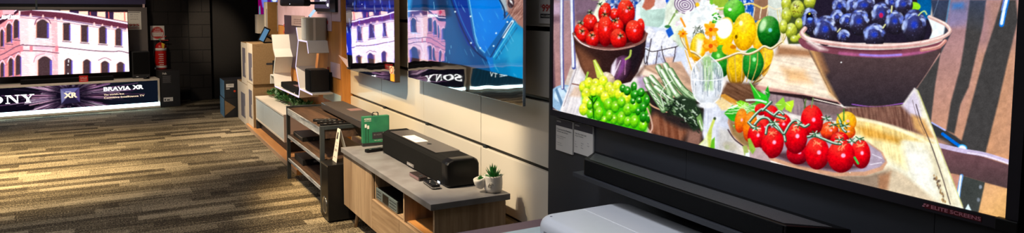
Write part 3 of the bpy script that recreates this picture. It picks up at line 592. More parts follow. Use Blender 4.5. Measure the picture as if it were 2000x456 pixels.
    for sg in (-1, 1): c.line([(1381+sg*6, 110), (1381+sg*26, 130), (1381+sg*31, 158), (1381+sg*24, 190), (1381+sg*8, 205)], 2.2, (236, 240, 246), .9)
    c.ell(1381, 206, 18, 6, 0, (246, 248, 252), .9, 3)
    # tonal unevenness and grain of the projected film itself
    n1 = c.nz(c.X/9.0, c.Y/9.0)+.6*c.nz(c.X/3.6+40, c.Y/3.6)+.5*c.nz(c.X/2.0+9, c.Y/2.0+70)
    c.a = np.clip(c.a, 0, 255)*(1+.055*n1[..., None])
    c.a = 120+(c.a-120)*1.12+4
    c.a += (np.random.RandomState(3).randn(c.h, c.w, 1)*4)
    return c

def paint_building():
    c = Canvas(-60, 0, 330, 165, (250, 226, 226)); R = c.rng
    c.poly([(-60, 10), (270, 10), (270, 30), (60, 20), (-60, 26)], (30, 18, 22))
    c.poly([(-60, 16), (36, 16), (44, 165), (-60, 165)], (214, 134, 142), 1, 1)
    for k in range(240): x = -60+R.rand()*100; y = 22+R.rand()*130; c.line([(x, y), (x+5, y-1)], 1.2, [(176, 84, 96), (250, 190, 196)][k % 2], .5)
    c.poly([(38, 24), (112, 34), (112, 156), (42, 156)], (246, 200, 204)); c.poly([(56, 34), (66, 34), (68, 150), (58, 150)], (255, 226, 224), .8, 3); c.poly([(100, 36), (112, 38), (114, 150), (103, 150)], (236, 164, 172), .8)
    for k in range(1100): x = 40+R.rand()*216; y = 40+R.rand()*110; c.line([(x, y), (x+3+R.rand()*3, y+.4)], 1.1, [(240, 190, 184), (255, 252, 250), (250, 206, 196)][k % 3], .5)
    # top floor
    for (a, b, y0, y1) in ((118, 136, 20, 28), (136, 154, 21, 30), (154, 172, 22, 33), (172, 190, 23, 35), (190, 206, 23, 38), (206, 222, 24, 40), (222, 236, 24, 42), (236, 256, 24, 45)):
        k = int((a-118)/17.0); c.poly([(a, y0), (b, y0), (b, y1), (a, y1)], (48, 30, 60) if k % 2 else (255, 206, 180))
    for x in (176, 212, 243): c.line([(x, 24), (x+1, 40)], 2, (214, 90, 80))
    c.poly([(40, 22), (64, 20), (180, 30), (256, 44), (256, 58), (180, 46), (110, 36), (60, 30), (40, 32)], (94, 40, 58)); c.line([(64, 19), (120, 23), (180, 33), (256, 47)], 3.2, (238, 226, 244)); c.line([(40, 30), (110, 37), (180, 48), (256, 59)], 2.2, (120, 92, 130)); c.line([(40, 34), (110, 41), (180, 52), (256, 62)], 1.5, (170, 130, 150))
    for (x, y) in ((60, 27), (84, 30), (108, 34), (120, 36), (184, 45), (200, 48), (218, 51), (230, 53), (248, 56)): c.poly([(x-3, y+6), (x+3, y+6), (x+1, y-1), (x-1, y-1)], (252, 200, 196))
    c.poly([(-60, 40), (0, 34), (36, 14), (36, 24), (0, 48), (-60, 58)], (60, 24, 40)); c.line([(-60, 42), (0, 38), (34, 18)], 2.5, (246, 220, 236))
    def win(x0, x1, y0, y1, arch=True, sl=.06):
        w = x1-x0; pts = [(x0, y1), (x0, y0+w*.3)]
        for k in range(7): t = k/6; pts.append((x0+w*t, y0+w*.3-(w*.3*math.sin(math.pi*t) if arch else w*.3)))
        pts += [(x1, y0+w*.3), (x1, y1+w*sl)]
        c.poly([(a, b) for a, b in pts], (66, 46, 50)); c.poly([(x1-w*.14, y0+w*.3), (x1+1, y0+w*.3), (x1+1, y1), (x1-w*.14, y1)], (96, 84, 200), .75); c.poly([(x0-1, y0+w*.3), (x0+1, y0+w*.3), (x0+1, y1), (x0-1, y1)], (250, 150, 110), .6)
        c.line([(x0-1, y1+2), (x1+2, y1+3.2)], 1.6, (96, 70, 90))
    win(71, 95, 38, 74); c.line([(68, 48), (72, 38), (83, 35), (94, 38), (99, 46)], 2, (120, 70, 96)); c.line([(71, 76), (96, 77)], 2, (200, 220, 255))
    win(123, 137, 45, 79, False); win(158, 172, 49, 82, False); win(193, 208, 51, 85); win(225, 238, 55, 89)
    c.line([(42, 88), (112, 92), (180, 99), (222, 101), (234, 100), (256, 105)], 1.8, (96, 70, 92)); c.line([(-60, 124), (0, 108), (30, 92), (46, 87)], 1.8, (110, 70, 92))
    c.line([(46, 99), (80, 100), (115, 104)], 1.8, (110, 66, 88)); c.line([(-60, 134), (0, 119), (30, 104), (46, 99)], 1.8, (120, 74, 96))
    for x in (42, 61, 111): c.poly([(x-3, 90), (x+3, 90), (x+3, 101), (x-3, 101)], (216, 120, 134))
    c.ell(84, 94, 18, 3, 2, (216, 170, 190), .8); 
    c.line([(66, 120), (72, 108), (87, 103), (102, 108), (108, 118)], 3, (236, 190, 200)); c.line([(66, 122), (71, 110), (87, 105)], 1, (170, 110, 130))
    win(74, 101, 110, 152); win(126, 141, 114, 149); win(162, 177, 116, 149); win(197, 213, 119, 147); win(228, 243, 121, 146)
    c.line([(192, 118), (205, 113), (217, 118)], 1.6, (150, 110, 130))
    for (x, y) in ((134, 118), (134, 121), (133, 127), (133, 144)): c.ell(x, y, 1.2, 1.2, 0, (255, 255, 255))
    for (x0, x1, y0, y1) in ((12, 23, 46, 84), (26, 37, 38, 76), (0, 7, 58, 92), (-16, -6, 66, 98), (-34, -24, 74, 104), (30, 41, 108, 148), (16, 26, 114, 150), (0, 8, 122, 152), (-18, -8, 128, 154), (-40, -28, 134, 156)):
        win(x0, x1, y0, y1, True, -.3); c.line([(x0-2, y0+8), ((x0+x1)/2, y0-4), (x1+2, y0+4)], 2, (250, 200, 214))
    c.poly([(5, 19), (28, 19), (27, 28), (5, 28)], (250, 170, 180)); c.ell(-5, 26, 5, 5, 0, (200, 30, 40))
    for k in range(8): x = 4+k*4.2; c.poly([(x, 29.5), (x+3, 29.5), (x+3, 35), (x, 35)], (255, 255, 255))
    c.a += R.randn(c.h, c.w, 1)*5
    return c

def paint_blue_film():
    c = Canvas(770, -520, 270, 700, (0, 118, 206)); R = c.rng
    c.poly([(770, -520), (1040, -520), (1040, 0), (770, 0)], (6, 60, 120), grad=(900, 0, 900, -520, (10, 30, 70)))
    for k in range(14): c.line([(790+k*17, -520), (830+k*14, -250), (850+k*12, 0)], 5, [(4, 40, 90), (40, 130, 200)][k % 2], .7)
    c.poly([(780, 0), (905, -20), (962, 150), (930, 165), (780, 165)], (4, 74, 134)); c.poly([(780, -10), (806, -10), (796, 60), (780, 70)], (40, 150, 220), 1, 3)
    c.poly([(836, 30), (870, 0), (920, 130), (880, 120)], (6, 90, 150), .8, 6); c.poly([(824, -10), (836, -10), (838, 60), (826, 80)], (2, 34, 72), .8, 3)
    c.poly([(846, -20), (868, -20), (880, 30), (860, 40)], (6, 30, 60), .7, 5)
    c.poly([(878, -20), (912, -20), (922, 60), (930, 98), (914, 88), (896, 50)], (4, 52, 150)); c.line([(876, -16), (896, 40), (922, 92), (950, 118)], 3, (2, 40, 96)); c.line([(882, -16), (902, 40), (924, 84)], 1.5, (40, 140, 210), .8)
    c.poly([(913, -20), (972, -20), (990, 14), (986, 50), (946, 106), (930, 84), (921, 30)], (0, 122, 226)); c.poly([(930, 0), (950, 0), (960, 60), (940, 80)], (0, 138, 240), .5, 10)
    c.line([(912, -16), (920, 32), (930, 82), (946, 104), (956, 110)], 4.5, (30, 110, 180)); c.line([(914, -16), (922, 32), (932, 84), (948, 104)], 1.8, (120, 200, 240))
    c.poly([(956, 112), (944, 108), (984, 52), (992, 40), (1000, 44), (962, 112)], (0, 96, 170)); c.poly([(962, 112), (1004, 42), (1040, 54), (1040, 180), (970, 160)], (0, 140, 200))
    c.line([(983, 72), (992, 56), (1001, 42)], 6, (214, 236, 246)); c.line([(958, 112), (980, 74), (1000, 44)], 1.5, (10, 40, 90)); c.line([(964, 112), (1006, 46)], 2, (90, 200, 236)); c.line([(968, 116), (1010, 54)], 2, (0, 90, 150))
    c.poly([(968, -20), (1040, -20), (1040, 70), (1012, 48), (1000, 34), (986, 18)], (164, 116, 104), 1, 2)
    for k in range(90): x = 980+R.rand()*40; y = -10+R.rand()*50; c.line([(x, y), (x+6, y-8)], 1.1, [(110, 66, 56), (206, 160, 146)][k % 2], .7)
    c.poly([(968, -20), (986, -20), (992, 20), (984, 22)], (170, 200, 214), .8, 3); c.line([(970, -10), (984, 16), (986, 34)], 2.6, (4, 30, 70)); c.ell(998, 6, 6.5, 10, 0, (66, 44, 48)); c.poly([(994, -2), (1000, 2), (1002, 9), (996, 4)], (246, 246, 246))
    c.poly([(1000, 60), (1024, 66), (1024, 110), (990, 130), (985, 100)], (60, 176, 214), .6, 8); c.poly([(966, 120), (990, 116), (1000, 156), (960, 148)], (0, 110, 170), .7, 6)
    for (x, y) in ((889, 23), (919, 32), (920, 84), (969, 65), (991, 43), (938, 94), (964, 90)): c.ell(x, y, 1.8, 1.8, 0, (230, 246, 255))
    for k in range(60): x = 795+R.rand()*225; y = R.rand()*150; L = 4+R.rand()*14; c.line([(x, y), (x+L*(.1 if x < 900 else .5), y+L)], 1.0, (150, 210, 244), .3+R.rand()*.5)
    c.poly([(794, 111.5), (906, 128), (1022, 155), (1022, 180), (770, 180), (770, 109)], (2, 2, 3), 1, .8)
    c.line([(958, 141), (960, 149)], 1.6, (220, 240, 240)); c.line([(960, 149), (963, 142)], 1.6, (220, 240, 240)); c.line([(965, 143), (971, 144.5)], 1.6, (220, 240, 240)); c.line([(968, 144), (967.5, 151)], 1.6, (220, 240, 240)); c.line([(976, 146), (990, 148)], 2, (200, 225, 235)); c.line([(976, 150), (988, 148)], 1.5, (200, 225, 235))
    return c

def paint_rain_film():
    c = Canvas(650, -520, 150, 680, (14, 24, 120)); R = c.rng
    c.poly([(650, -520), (800, -520), (800, 0), (650, 0)], (8, 12, 60), grad=(700, 0, 700, -520, (4, 6, 24)))
    c.poly([(664, 0), (700, 0), (690, 40), (672, 60)], (8, 14, 56), 1, 6); c.poly([(668, 60), (690, 64), (690, 110), (670, 108)], (24, 44, 190), 1, 4)
    for k in range(150): x = 664+R.rand()*105; y = -60+R.rand()*150; L = 3+R.rand()*12; c.line([(x, y), (x+L*.15, y+L)], 1.2+R.rand()*.8, [(70, 110, 240), (190, 216, 255), (20, 40, 180)][k % 3], .4+R.rand()*.6)
    c.poly([(650, 104), (672, 106), (730, 116), (775, 124), (800, 130), (800, 165), (650, 165)], (2, 2, 3), 1, .8)
    return c
# ================================================================= materials
W_ = {}
W_['black'] = mat('black_plastic', (16, 16, 18), .45, var=.2, spec=.3)
W_['satin'] = mat('satin_black', (9, 9, 11), .32, var=.2, spec=.3)
W_['fabric'] = mat('black_speaker_cloth', (12, 12, 13), .9, scale=420, var=.6, bump=.5, spec=.2)
W_['charcoal'] = mat('charcoal_board', (50, 52, 58), .55, var=.08, scale=6)
W_['graphite'] = mat('graphite_metal', (66, 72, 78), .4, metal=.5, var=.12)
W_['silver'] = mat('silver_metal', (200, 200, 200), .25, metal=1, var=.06)
W_['white'] = mat('white_plastic', (226, 228, 230), .35, var=.04)
W_['cream'] = mat('cream_laminate', (226, 214, 196), .42, var=.05, scale=12)
W_['paper'] = mat('paper', (232, 226, 218), .7, var=.03)
W_['ink'] = mat('ink', (40, 38, 44), .7)
W_['inkgrey'] = mat('grey_ink', (120, 116, 118), .7)
W_['redink'] = mat('red_ink', (178, 56, 50), .6)
W_['kraft'] = mat('kraft_card', (146, 116, 78), .8, var=.12, scale=60, col2=(132, 104, 68))
W_['wcard'] = mat('white_card', (236, 222, 200), .7, var=.05)
W_['greyprint'] = mat('grey_print', (112, 106, 118), .6)
W_['bcard'] = mat('black_card', (34, 34, 36), .6, var=.15)
W_['block'] = mat('black_painted_block', (33, 27, 24), .8, scale=55, var=.35, bump=.6)
W_['blockjoint'] = mat('black_painted_joint', (14, 12, 11), .9, scale=30)
W_['darkwall'] = mat('dark_brown_black_wall', (24, 19, 16), .85, scale=40, var=.3)
W_['slat'] = mat('cream_slat_panel', (206, 200, 190), .24, scale=3, var=.04, spec=.8)
W_['oak'] = mat_wood('oak_veneer_upright', (150, 122, 94), (192, 164, 132), 'Z', 7, .5)
W_['oakh'] = mat_wood('oak_veneer_level', (142, 114, 86), (184, 156, 124), 'Y', 7, .5)
W_['stone'] = mat('grey_stone_laminate', (136, 134, 136), .4, scale=9, col2=(116, 112, 112), bump=.15)
W_['orange'] = mat_wood('warm_wood_wall', (170, 106, 44), (204, 140, 66), 'Z', 4, .5)
W_['platform'] = mat_wood('platform_wood', (180, 124, 74), (206, 150, 96), 'Y', 4, .45)
W_['rustic'] = mat_wood('rustic_dark_wood', (46, 31, 24), (88, 64, 50), 'Y', 8, .6)
W_['rusticedge'] = mat_wood('rustic_glow_edge', (66, 72, 86), (190, 198, 214), 'Y', 14, .5)  # blue-grey wood edge, lightened in colour to imitate the stand's cool glow
W_['mauve'] = mat('dusky_mauve_laminate', (126, 98, 104), .45, var=.08, scale=20)
W_['leaf'] = mat('leaf_green', (52, 104, 44), .5, var=.5, scale=40)
W_['leaf2'] = mat('succulent_green', (40, 128, 52), .45, var=.4, scale=60)
W_['pot'] = mat('matt_white_ceramic', (226, 222, 216), .6, var=.03)
W_['red'] = mat('fire_red', (200, 30, 26), .35, var=.06)
W_['yellow'] = mat('yellow_tag', (236, 190, 50), .6)
W_['green'] = mat('green_print', (44, 126, 86), .45, var=.25, scale=14, col2=(28, 98, 74))
W_['blueside'] = mat('blue_print', (84, 132, 168), .5, var=.15, scale=20)
W_['sheenpanel'] = mat('blue_sheen_panel', (60, 58, 104), .35, var=.25, scale=1.2, col2=(44, 40, 72))  # bluish sheen of the upper board is put into its colour
W_['greypanel'] = mat('grey_display_board', (104, 96, 94), .6, var=.06, scale=5)
W_['amp'] = mat('brushed_teal_grey', (120, 136, 140), .35, metal=.4, var=.1)
W_['amber'] = mat('orange_sticker', (240, 170, 40), .5)
W_['poster'] = mat('pink_lit_pale_wood', (206, 176, 188), .5, var=.12, scale=5, col2=(190, 158, 166))  # pale wood tone with the pink light put into its colour
W_['whiteled'] = mat_glow('white_led', (200, 244, 252), 9.0)
W_['edgeled'] = mat_glow('edge_led', (240, 225, 255), 1.15)
W_['edgeled2'] = mat_glow('soft_edge_led', (250, 232, 200), .9)
W_['led'] = mat_glow('display_led', (225, 240, 255), 2.5)
W_['panelwhite'] = mat_glow('lit_letters', (255, 255, 255), 1.6)
W_['panelwarm'] = mat_glow('lit_warm_letters', (255, 226, 190), 1.3)

def mat_carpet():
    m, nt, out = new_mat('carpet_planks'); L = nt.links
    def M_(op, a, b=None, c=None):
        n = N(nt, 'ShaderNodeMath', operation=op)
        for i, q in enumerate((a, b, c)):
            if q is None: continue
            if isinstance(q, (int, float)): n.inputs[i].default_value = q
            else: L.new(q, n.inputs[i])
        return n.outputs[0]
    tc = N(nt, 'ShaderNodeTexCoord'); mp = N(nt, 'ShaderNodeMapping'); mp.inputs['Rotation'].default_value = (0, 0, math.radians(-1.5))
    L.new(tc.outputs['Object'], mp.inputs['Vector']); sp = N(nt, 'ShaderNodeSeparateXYZ'); L.new(mp.outputs['Vector'], sp.inputs[0])
    X, Y = sp.outputs[0], sp.outputs[1]
    def wn(a, b):
        cb = N(nt, 'ShaderNodeCombineXYZ'); L.new(a, cb.inputs[0]); L.new(b, cb.inputs[1]) if not isinstance(b, float) else None
        if isinstance(b, float): cb.inputs[1].default_value = b
        w = N(nt, 'ShaderNodeTexWhiteNoise', noise_dimensions='2D'); L.new(cb.outputs[0], w.inputs['Vector']); return w.outputs['Value']
    def layer(h, ln, seed):
        row = M_('FLOOR', M_('DIVIDE', M_('ADD', Y, seed), h)); off = wn(row, seed)
        col = M_('FLOOR', M_('ADD', M_('DIVIDE', X, ln), M_('MULTIPLY', off, 7.3)))
        return wn(M_('ADD', col, seed*3), row)
    a = layer(.115, .66, 3.1); b = layer(.23, .9, 8.7); d = layer(.035, .5, 5.5)
    st = N(nt, 'ShaderNodeTexNoise'); ms = N(nt, 'ShaderNodeMapping'); ms.inputs['Scale'].default_value = (1.6, 48, 1); L.new(mp.outputs['Vector'], ms.inputs['Vector']); L.new(ms.outputs['Vector'], st.inputs['Vector']); st.inputs['Scale'].default_value = 2.6; st.inputs['Detail'].default_value = 5; st.inputs['Roughness'].default_value = .7
    gr = N(nt, 'ShaderNodeTexNoise'); gr.inputs['Scale'].default_value = 95; gr.inputs['Detail'].default_value = 2; L.new(mp.outputs['Vector'], gr.inputs['Vector'])
    t = M_('ADD', M_('MULTIPLY', a, .56), M_('MULTIPLY', b, .26)); t = M_('ADD', t, M_('MULTIPLY', d, .07))
    t = M_('ADD', t, M_('MULTIPLY', M_('SUBTRACT', st.outputs['Fac'], .5), .5))
    s2_ = N(nt, 'ShaderNodeTexNoise'); m2 = N(nt, 'ShaderNodeMapping'); m2.inputs['Scale'].default_value = (1.1, 17, 1); L.new(mp.outputs['Vector'], m2.inputs['Vector']); L.new(m2.outputs['Vector'], s2_.inputs['Vector']); s2_.inputs['Scale'].default_value = 3.2; s2_.inputs['Detail'].default_value = 3; s2_.inputs['Roughness'].default_value = .6
    ln_ = N(nt, 'ShaderNodeMapRange'); ln_.inputs['From Min'].default_value = .56; ln_.inputs['From Max'].default_value = .60; L.new(s2_.outputs['Fac'], ln_.inputs['Value'])
    s3_ = N(nt, 'ShaderNodeTexNoise'); s3_.inputs['Scale'].default_value = 46; s3_.inputs['Detail'].default_value = 2; s3_.inputs['Roughness'].default_value = .8; L.new(mp.outputs['Vector'], s3_.inputs['Vector'])
    t = M_('SUBTRACT', t, M_('MULTIPLY', ln_.outputs[0], .24)); t = M_('ADD', t, M_('MULTIPLY', M_('SUBTRACT', s3_.outputs['Fac'], .5), .75))
    t = M_('ADD', t, M_('MULTIPLY', M_('SUBTRACT', gr.outputs['Fac'], .5), 2.0))
    cr = N(nt, 'ShaderNodeValToRGB'); e = cr.color_ramp.elements
    e[0].position = .02; e[0].color = rgb((46, 39, 30)); e[1].position = .85; e[1].color = rgb((176, 160, 132))
    k = cr.color_ramp.elements.new(.3); k.color = rgb((84, 73, 56)); k = cr.color_ramp.elements.new(.52); k.color = rgb((124, 112, 90))
    L.new(t, cr.inputs['Fac']); bs = N(nt, 'ShaderNodeBsdfPrincipled'); bs.inputs['Roughness'].default_value = .95; bs.inputs['Specular IOR Level'].default_value = .15
    L.new(cr.outputs['Color'], bs.inputs['Base Color'])
    bp = N(nt, 'ShaderNodeBump'); bp.inputs['Strength'].default_value = .6; bp.inputs['Distance'].default_value = .004; L.new(gr.outputs['Fac'], bp.inputs['Height']); L.new(bp.outputs['Normal'], bs.inputs['Normal'])
    L.new(bs.outputs[0], out.inputs['Surface']); return m
W_['carpet'] = mat_carpet()
YN = (0, -1, 0); ZP = (0, 0, 1); XP = (1, 0, 0)

# ================================================================= the room
struct('floor', MB().box(-6.5, 2.6, -2.2, 13.2, -.06, 0), W_['carpet'])
struct('ceiling', MB().box(-6.5, 2.6, -2.2, 13.2, 3.3, 3.36), W_['darkwall'])
struct('wall_left', MB().box(-6.5, -6.4, -2.2, 13.2, 0, 3.3), W_['darkwall'])
struct('wall_front', MB().box(-6.4, 2.5, -2.2, -2.1, 0, 3.3), W_['darkwall'])
struct('wall_right', MB().box(1.925, 2.05, -2.1, 6.55, 0, 3.3), W_['satin'])
struct('wall_right_far', MB().box(2.5, 2.6, 6.55, 13.2, 0, 3.3), W_['darkwall'])
struct('wall_right_return', MB().box(2.05, 2.5, 6.45, 6.55, 0, 3.3), W_['darkwall'])
# slat panels: each board of the right wall, black grooves between rows
rows = [(.0, .347), (.372, .70), (.725, 1.062), (1.087, 1.425), (1.45, 1.79), (1.815, 2.15), (2.175, 2.6)]
seams = [2.86, 3.785, 4.70, 5.625, 6.545]
wr = bpy.data.objects['wall_right']
for (z0, z1) in rows:
    for a, b in zip(seams[:-1], seams[1:]):
        part('wall_panel', MB().box(1.9, 1.925, a+.0025, b-.0025, z0, z1), W_['slat'], wr, bevel=.0015, seg=1)
for z in (.712, 1.074):
    for y in seams[1:-1]: part('panel_clip', MB().box(1.904, 1.925, y-.055, y-.02, z-.0125, z+.0125), W_['graphite'], wr)
# rear: painted block wall, pillar, darker wall to its right
def blocks(name, x0, x1, y, yb, z1, m, jm, parent=None):
    o = struct(name, MB().box(x0, x1, y+.006, yb, 0, z1), jm, parent)
    mb = MB(); z = 0; k = 0
    while z < z1:
        x = x0-(.2 if k % 2 else 0)
        while x < x1:
            a, b = max(x+.004, x0), min(x+.39, x1)
            if b-a > .02: mb.box(a, b, y, y+.006, z+.004, min(z+.198, z1))
            x += .395
        z += .205; k += 1
    part('block_face', mb, m, o); return o
blocks('wall_back', -6.4, 1.0, 12.6, 12.75, 3.3, W_['block'], W_['blockjoint'])
blocks('wall_pillar', 1.0, 1.315, 12.42, 12.75, 3.3, W_['block'], W_['blockjoint'])
struct('wall_back_right', MB().box(1.36, 2.5, 12.46, 12.75, 0, 3.3).box(1.315, 1.36, 12.6, 12.75, 0, 3.3), W_['darkwall'])
struct('baseboard_back', MB().box(1.36, 2.5, 12.445, 12.46, 0, .05), W_['blockjoint'])

# wood feature wall with low platform
ww = thing('feature_wall', 'tall orange-brown wood panel wall behind the zigzag white shelves', 'feature wall', (1.9, 8.1, 0))
part('wood_panel', MB(ww).box(1.82, 1.99, 6.52, 9.5, 0.051, 2.9), W_['orange'], ww, bevel=.002)
part('pink_tint_panel', MB(ww).box(1.812, 1.819, 6.85, 9.45, 1.30, 1.95), W_['poster'], ww, label='pale wood with pink light painted in')  # pink panel stands in for pale wood under pink light
part('pink_tint_panel', MB(ww).box(1.812, 1.819, 6.53, 6.83, 1.40, 1.95), W_['poster'], ww, label='pale wood with pink light painted in')
part('pale_strip', MB(ww).box(1.812, 1.819, 6.56, 6.9, .86, 1.0), W_['poster'], ww, label='pale pink strip')  # pale strips laid flat on the wood face
part('pale_strip', MB(ww).box(1.812, 1.819, 6.56, 7.2, .61, .70), mat('pale_aqua_tone', (190, 214, 220), .5), ww, label='pale aqua strip')
for (y, z) in ((6.98, 1.385), (6.99, .925), (8.32, .79), (9.06, 1.30), (9.08, 1.22)):
    mb = MB(ww); mb.tube([(1.81, y+.012*math.cos(a), z+.016*math.sin(a)) for a in [k*.9 for k in range(7)]], .004, 6, True); part('print_mark', mb, W_['redink'], ww, label='small red printed mark')
pf = thing('platform', 'low wooden plinth along the wood wall, edge facing the aisle', 'platform', (1.6, 8, 0))
part('deck', MB(pf).box(1.385, 2.0, 6.5, 9.40, 0.0, .05), W_['platform'], pf, bevel=.002)
part('edge_strip', MB(pf).box(1.382, 1.3875, 6.5, 9.4, .002, .046), mat_wood('plinth_edge', (176, 140, 108), (200, 168, 136), 'Y', 5), pf)

# charcoal board behind the projection screen
dw = thing('display_wall', 'tall charcoal board wall carrying the projection screen', 'display wall', (1.9, 1, 0))
ys = [2.985, 1.998, 1.058, 0.1, -1.4]
for a, b in zip(ys[1:], ys[:-1]): part('board', MB(dw).box(1.88, 1.924, a+.0008, b-.0008, 0, 2.8), W_['charcoal'], dw)

# ================================================================= projection screen and its picture
def cols_for(px0, px1, step, x, z, ya, yb):
    yy = np.linspace(ya, yb, 4000); p, _ = to_px(np.stack([np.full(4000, x), yy, np.full(4000, z)], 1))
    n = int(abs(px1-px0)/step)+1; t = np.linspace(p[0], p[-1], n); y = np.interp(t, p, yy); y[0], y[-1] = ya, yb
    return y
ps = thing('projection_screen', 'huge framed projection screen showing fruit and vegetables on a table', 'projection screen', (1.86, 1.9, 1.6))
yl, yr, zb, zt = 2.905, .873, 1.047, 2.20
Y_ = cols_for(1080, 1962, 1.15, 1.852, 1.047, yl, yr)
us = (yl-Y_)/(yl-yr)
vs = list(np.linspace(0, .53/(zt-zb), 400))+list(np.linspace(.53/(zt-zb), 1, 40)[1:])
picture('projected_image', (1.852-1.86, yl-1.9, zb-1.6), YN, ZP, yl-yr, zt-zb, us, vs, paint_table_picture(), mat_screen('projected_picture', 1.0), ps, world_origin=(1.86, 1.9, 1.6))
W_['bezel'] = mat('dark_plum_black_velvet', (36, 30, 40), .8)
part('frame', MB(ps).box(1.845, 1.875, yr-.028, yr, zb-.028, zt+.03).box(1.845, 1.875, yl, yl+.012, zb-.028, zt+.03)
     .box(1.845, 1.875, yr, yl, zb-.028, zb).box(1.845, 1.875, yr, yl, zt, zt+.03), W_['bezel'], ps)
part('backing', MB(ps).box(1.8535, 1.879, yr, yl, zb, zt), W_['satin'], ps)
part('corner_cap', MB(ps).box(1.838, 1.878, yr-.032, yr+.02, zb-.031, zb+.002), W_['black'], ps, bevel=.003)
W_['pinkled'] = mat('pink_lettering', (236, 150, 168), .5)
W_['darkred'] = mat('dark_red_print', (110, 16, 34), .5)
part('logo_ground', MB(ps).box(1.8440, 1.8450, .925, 1.066, 1.026, 1.039), W_['darkred'], ps)
lettering('logo_lettering', 'ELITE SCREENS', (1.8436-1.86, 1.048-1.9, 1.0285-1.6), YN, ZP, .0095, .122, W_['pinkled'], ps, bold=.02)
flat_letters('logo_mark', [[(0, 0), (.006, 0), (.008, .0035), (.002, .0035)], [(.003, .0055), (.009, .0055), (.011, .009), (.005, .009)], [(.010, .002), (.016, .002), (.019, .0085), (.013, .0085)]], (1.8436-1.86, 1.072-1.9, 1.029-1.6), YN, ZP, W_['pinkled'], ps)

# information cards under its left corner
def info_card(y0, y1, z0, z1, label, head, big, small):
    t = thing('information_sign', label, 'information card', (1.872, (y0+y1)/2, z0), group='information cards under the projection screen')
    part('card', MB(t).box(1.871, 1.8795, y1, y0, z0, z1), W_['paper'], t, bevel=.001)
    part('header_band', MB(t).box(1.8702, 1.8712, y1+.002, y0-.002, z1-.036, z1-.002), mat('dark_header', (58, 56, 66), .6), t)
    lx = 1.8698-1.872; cy = (y0+y1)/2
    lettering('header_text', 'SAMSUNG', (lx, y0-.010-cy, z1-.017-z0), YN, ZP, .007, .036, W_['paper'], t)
    lx = 1.8706-1.872
    for k, s in enumerate(big): lettering('heading_text', s, (lx, y0-.010-cy, z1-.056-k*.012-z0), YN, ZP, .009, None, W_['ink'], t)
    for (dy, dz, s) in small: lettering('small_text', s, (lx, y0-.010-dy-cy, z1-dz-z0), YN, ZP, .0055, None, W_['inkgrey'], t)
info_card(2.903, 2.757, .846, 1.005, 'white card with dark header, left one of two under the screen', 'a', ['Check out the Premiere', 'with your eyes, and ears'], [(0, .088, 'It has a wonderful sound'), (0, .098, 'The widest picture of all'), (0, .122, 'The right settings'), (0, .132, 'for every single room')])
info_card(2.745, 2.593, .862, 1.008, 'white card with dark header, right one beside the soundbar end', 'b', ['Get the most out', 'of your Premiere'], [(0, .095, 'Tips'), (.05, .095, 'Sound'), (.10, .088, 'Apps'), (0, .106, 'Size'), (.05, .106, 'Light'), (.10, .1, 'Wall'), (0, .117, 'Screen'), (.05, .117, 'Mode')])

# shelf and soundbar below the screen
sh = thing('wall_shelf', 'long slim black wall shelf under the projection screen', 'shelf', (1.78, 1.7, .82))
part('shelf_board', MB(sh).box(1.69, 1.8795, .93, 2.485, .822, .842), W_['charcoal'], sh, bevel=.002)
part('bracket', MB(sh).prism([(1.70, .822), (1.8795, .822), (1.8795, .76)], 'Y', 1.2, 1.23), W_['black'], sh)
part('bracket', MB(sh).prism([(1.70, .822), (1.8795, .822), (1.8795, .76)], 'Y', 2.15, 2.18), W_['black'], sh)
sb = thing('soundbar', 'long black soundbar with angled ends on the shelf under the screen', 'soundbar', (1.77, 1.9, .8425))
x0, x1 = 1.702, 1.84; o_ = [(x0, 2.42), (x1, 2.53), (x1, 1.27), (x0, 1.385)]
part('cabinet', MB(sb).prism(o_, 'Z', .8425, .910), W_['satin'], sb, bevel=.003)
part('front_grille', MB(sb).prism([(x0-.003, 2.41), (x0-.003, 1.395), (x0+.004, 1.395), (x0+.004, 2.41)], 'Z', .846, .9065), W_['fabric'], sb)
part('top_grille', MB(sb).prism([(x0+.014, 2.40), (x1-.03, 2.49), (x1-.03, 1.31), (x0+.014, 1.405)], 'Z', .9095, .9108), mat('perforated_screenlit', (92, 92, 94), .3, scale=300, var=.4), sb)  # top grey lifted in colour to imitate light from the screen

# ================================================================= projector and its table
pt = thing('low_table', 'low mauve laminate table under the white projector', 'table', (1.45, 1.8, 0))
part('tabletop', MB(pt).box(1.08, 1.86, 1.2, 2.62, .575, .61), W_['mauve'], pt, bevel=.003)
for x in (1.12, 1.80):
    for y in (1.25, 2.55): part('leg', MB(pt).box(x-.02, x+.02, y-.02, y+.02, 0, .575), W_['graphite'], pt, bevel=.002)
plate = part('base_tray', MB().box(1.27, 1.845, 1.45, 2.50, .6105, .622), mat('pale_aqua_laminate', (206, 222, 224), .35), None, bevel=.004)
tag(plate, 'pale aqua sheet lying between projector and mauve table', 'tray')
pj = thing('projector', 'rounded white ultra short throw projector under the big screen', 'projector', (1.6, 2.0, .6225))
def rounded(cx, cy, hx, hy, r, n=8):
    P = []
    for (sx, sy, a0) in ((1, 1, 0), (-1, 1, 90), (-1, -1, 180), (1, -1, 270)):
        for k in range(n+1):
            a = math.radians(a0+90*k/n); P.append((cx+sx*(hx-r)+r*math.cos(a), cy+sy*(hy-r)+r*math.sin(a)))
    return P
def loft(mb, rings):
    n = len(rings[0]); vs = [p for r in rings for p in r]; fs = [tuple(range(n))[::-1], tuple((len(rings)-1)*n+i for i in range(n))]
    for j in range(len(rings)-1):
        for i in range(n): fs.append((j*n+i, j*n+(i+1) % n, (j+1)*n+(i+1) % n, (j+1)*n+i))
    return mb.add(vs, fs)
pcx, pcy, phx, phy, pz0, pz1 = 1.597, 2.015, .222, .275, .6225, .752
W_['seam'] = mat('seam_glint', (255, 255, 255), .2, var=.01)  # white stands in for the lamp glint along the seams
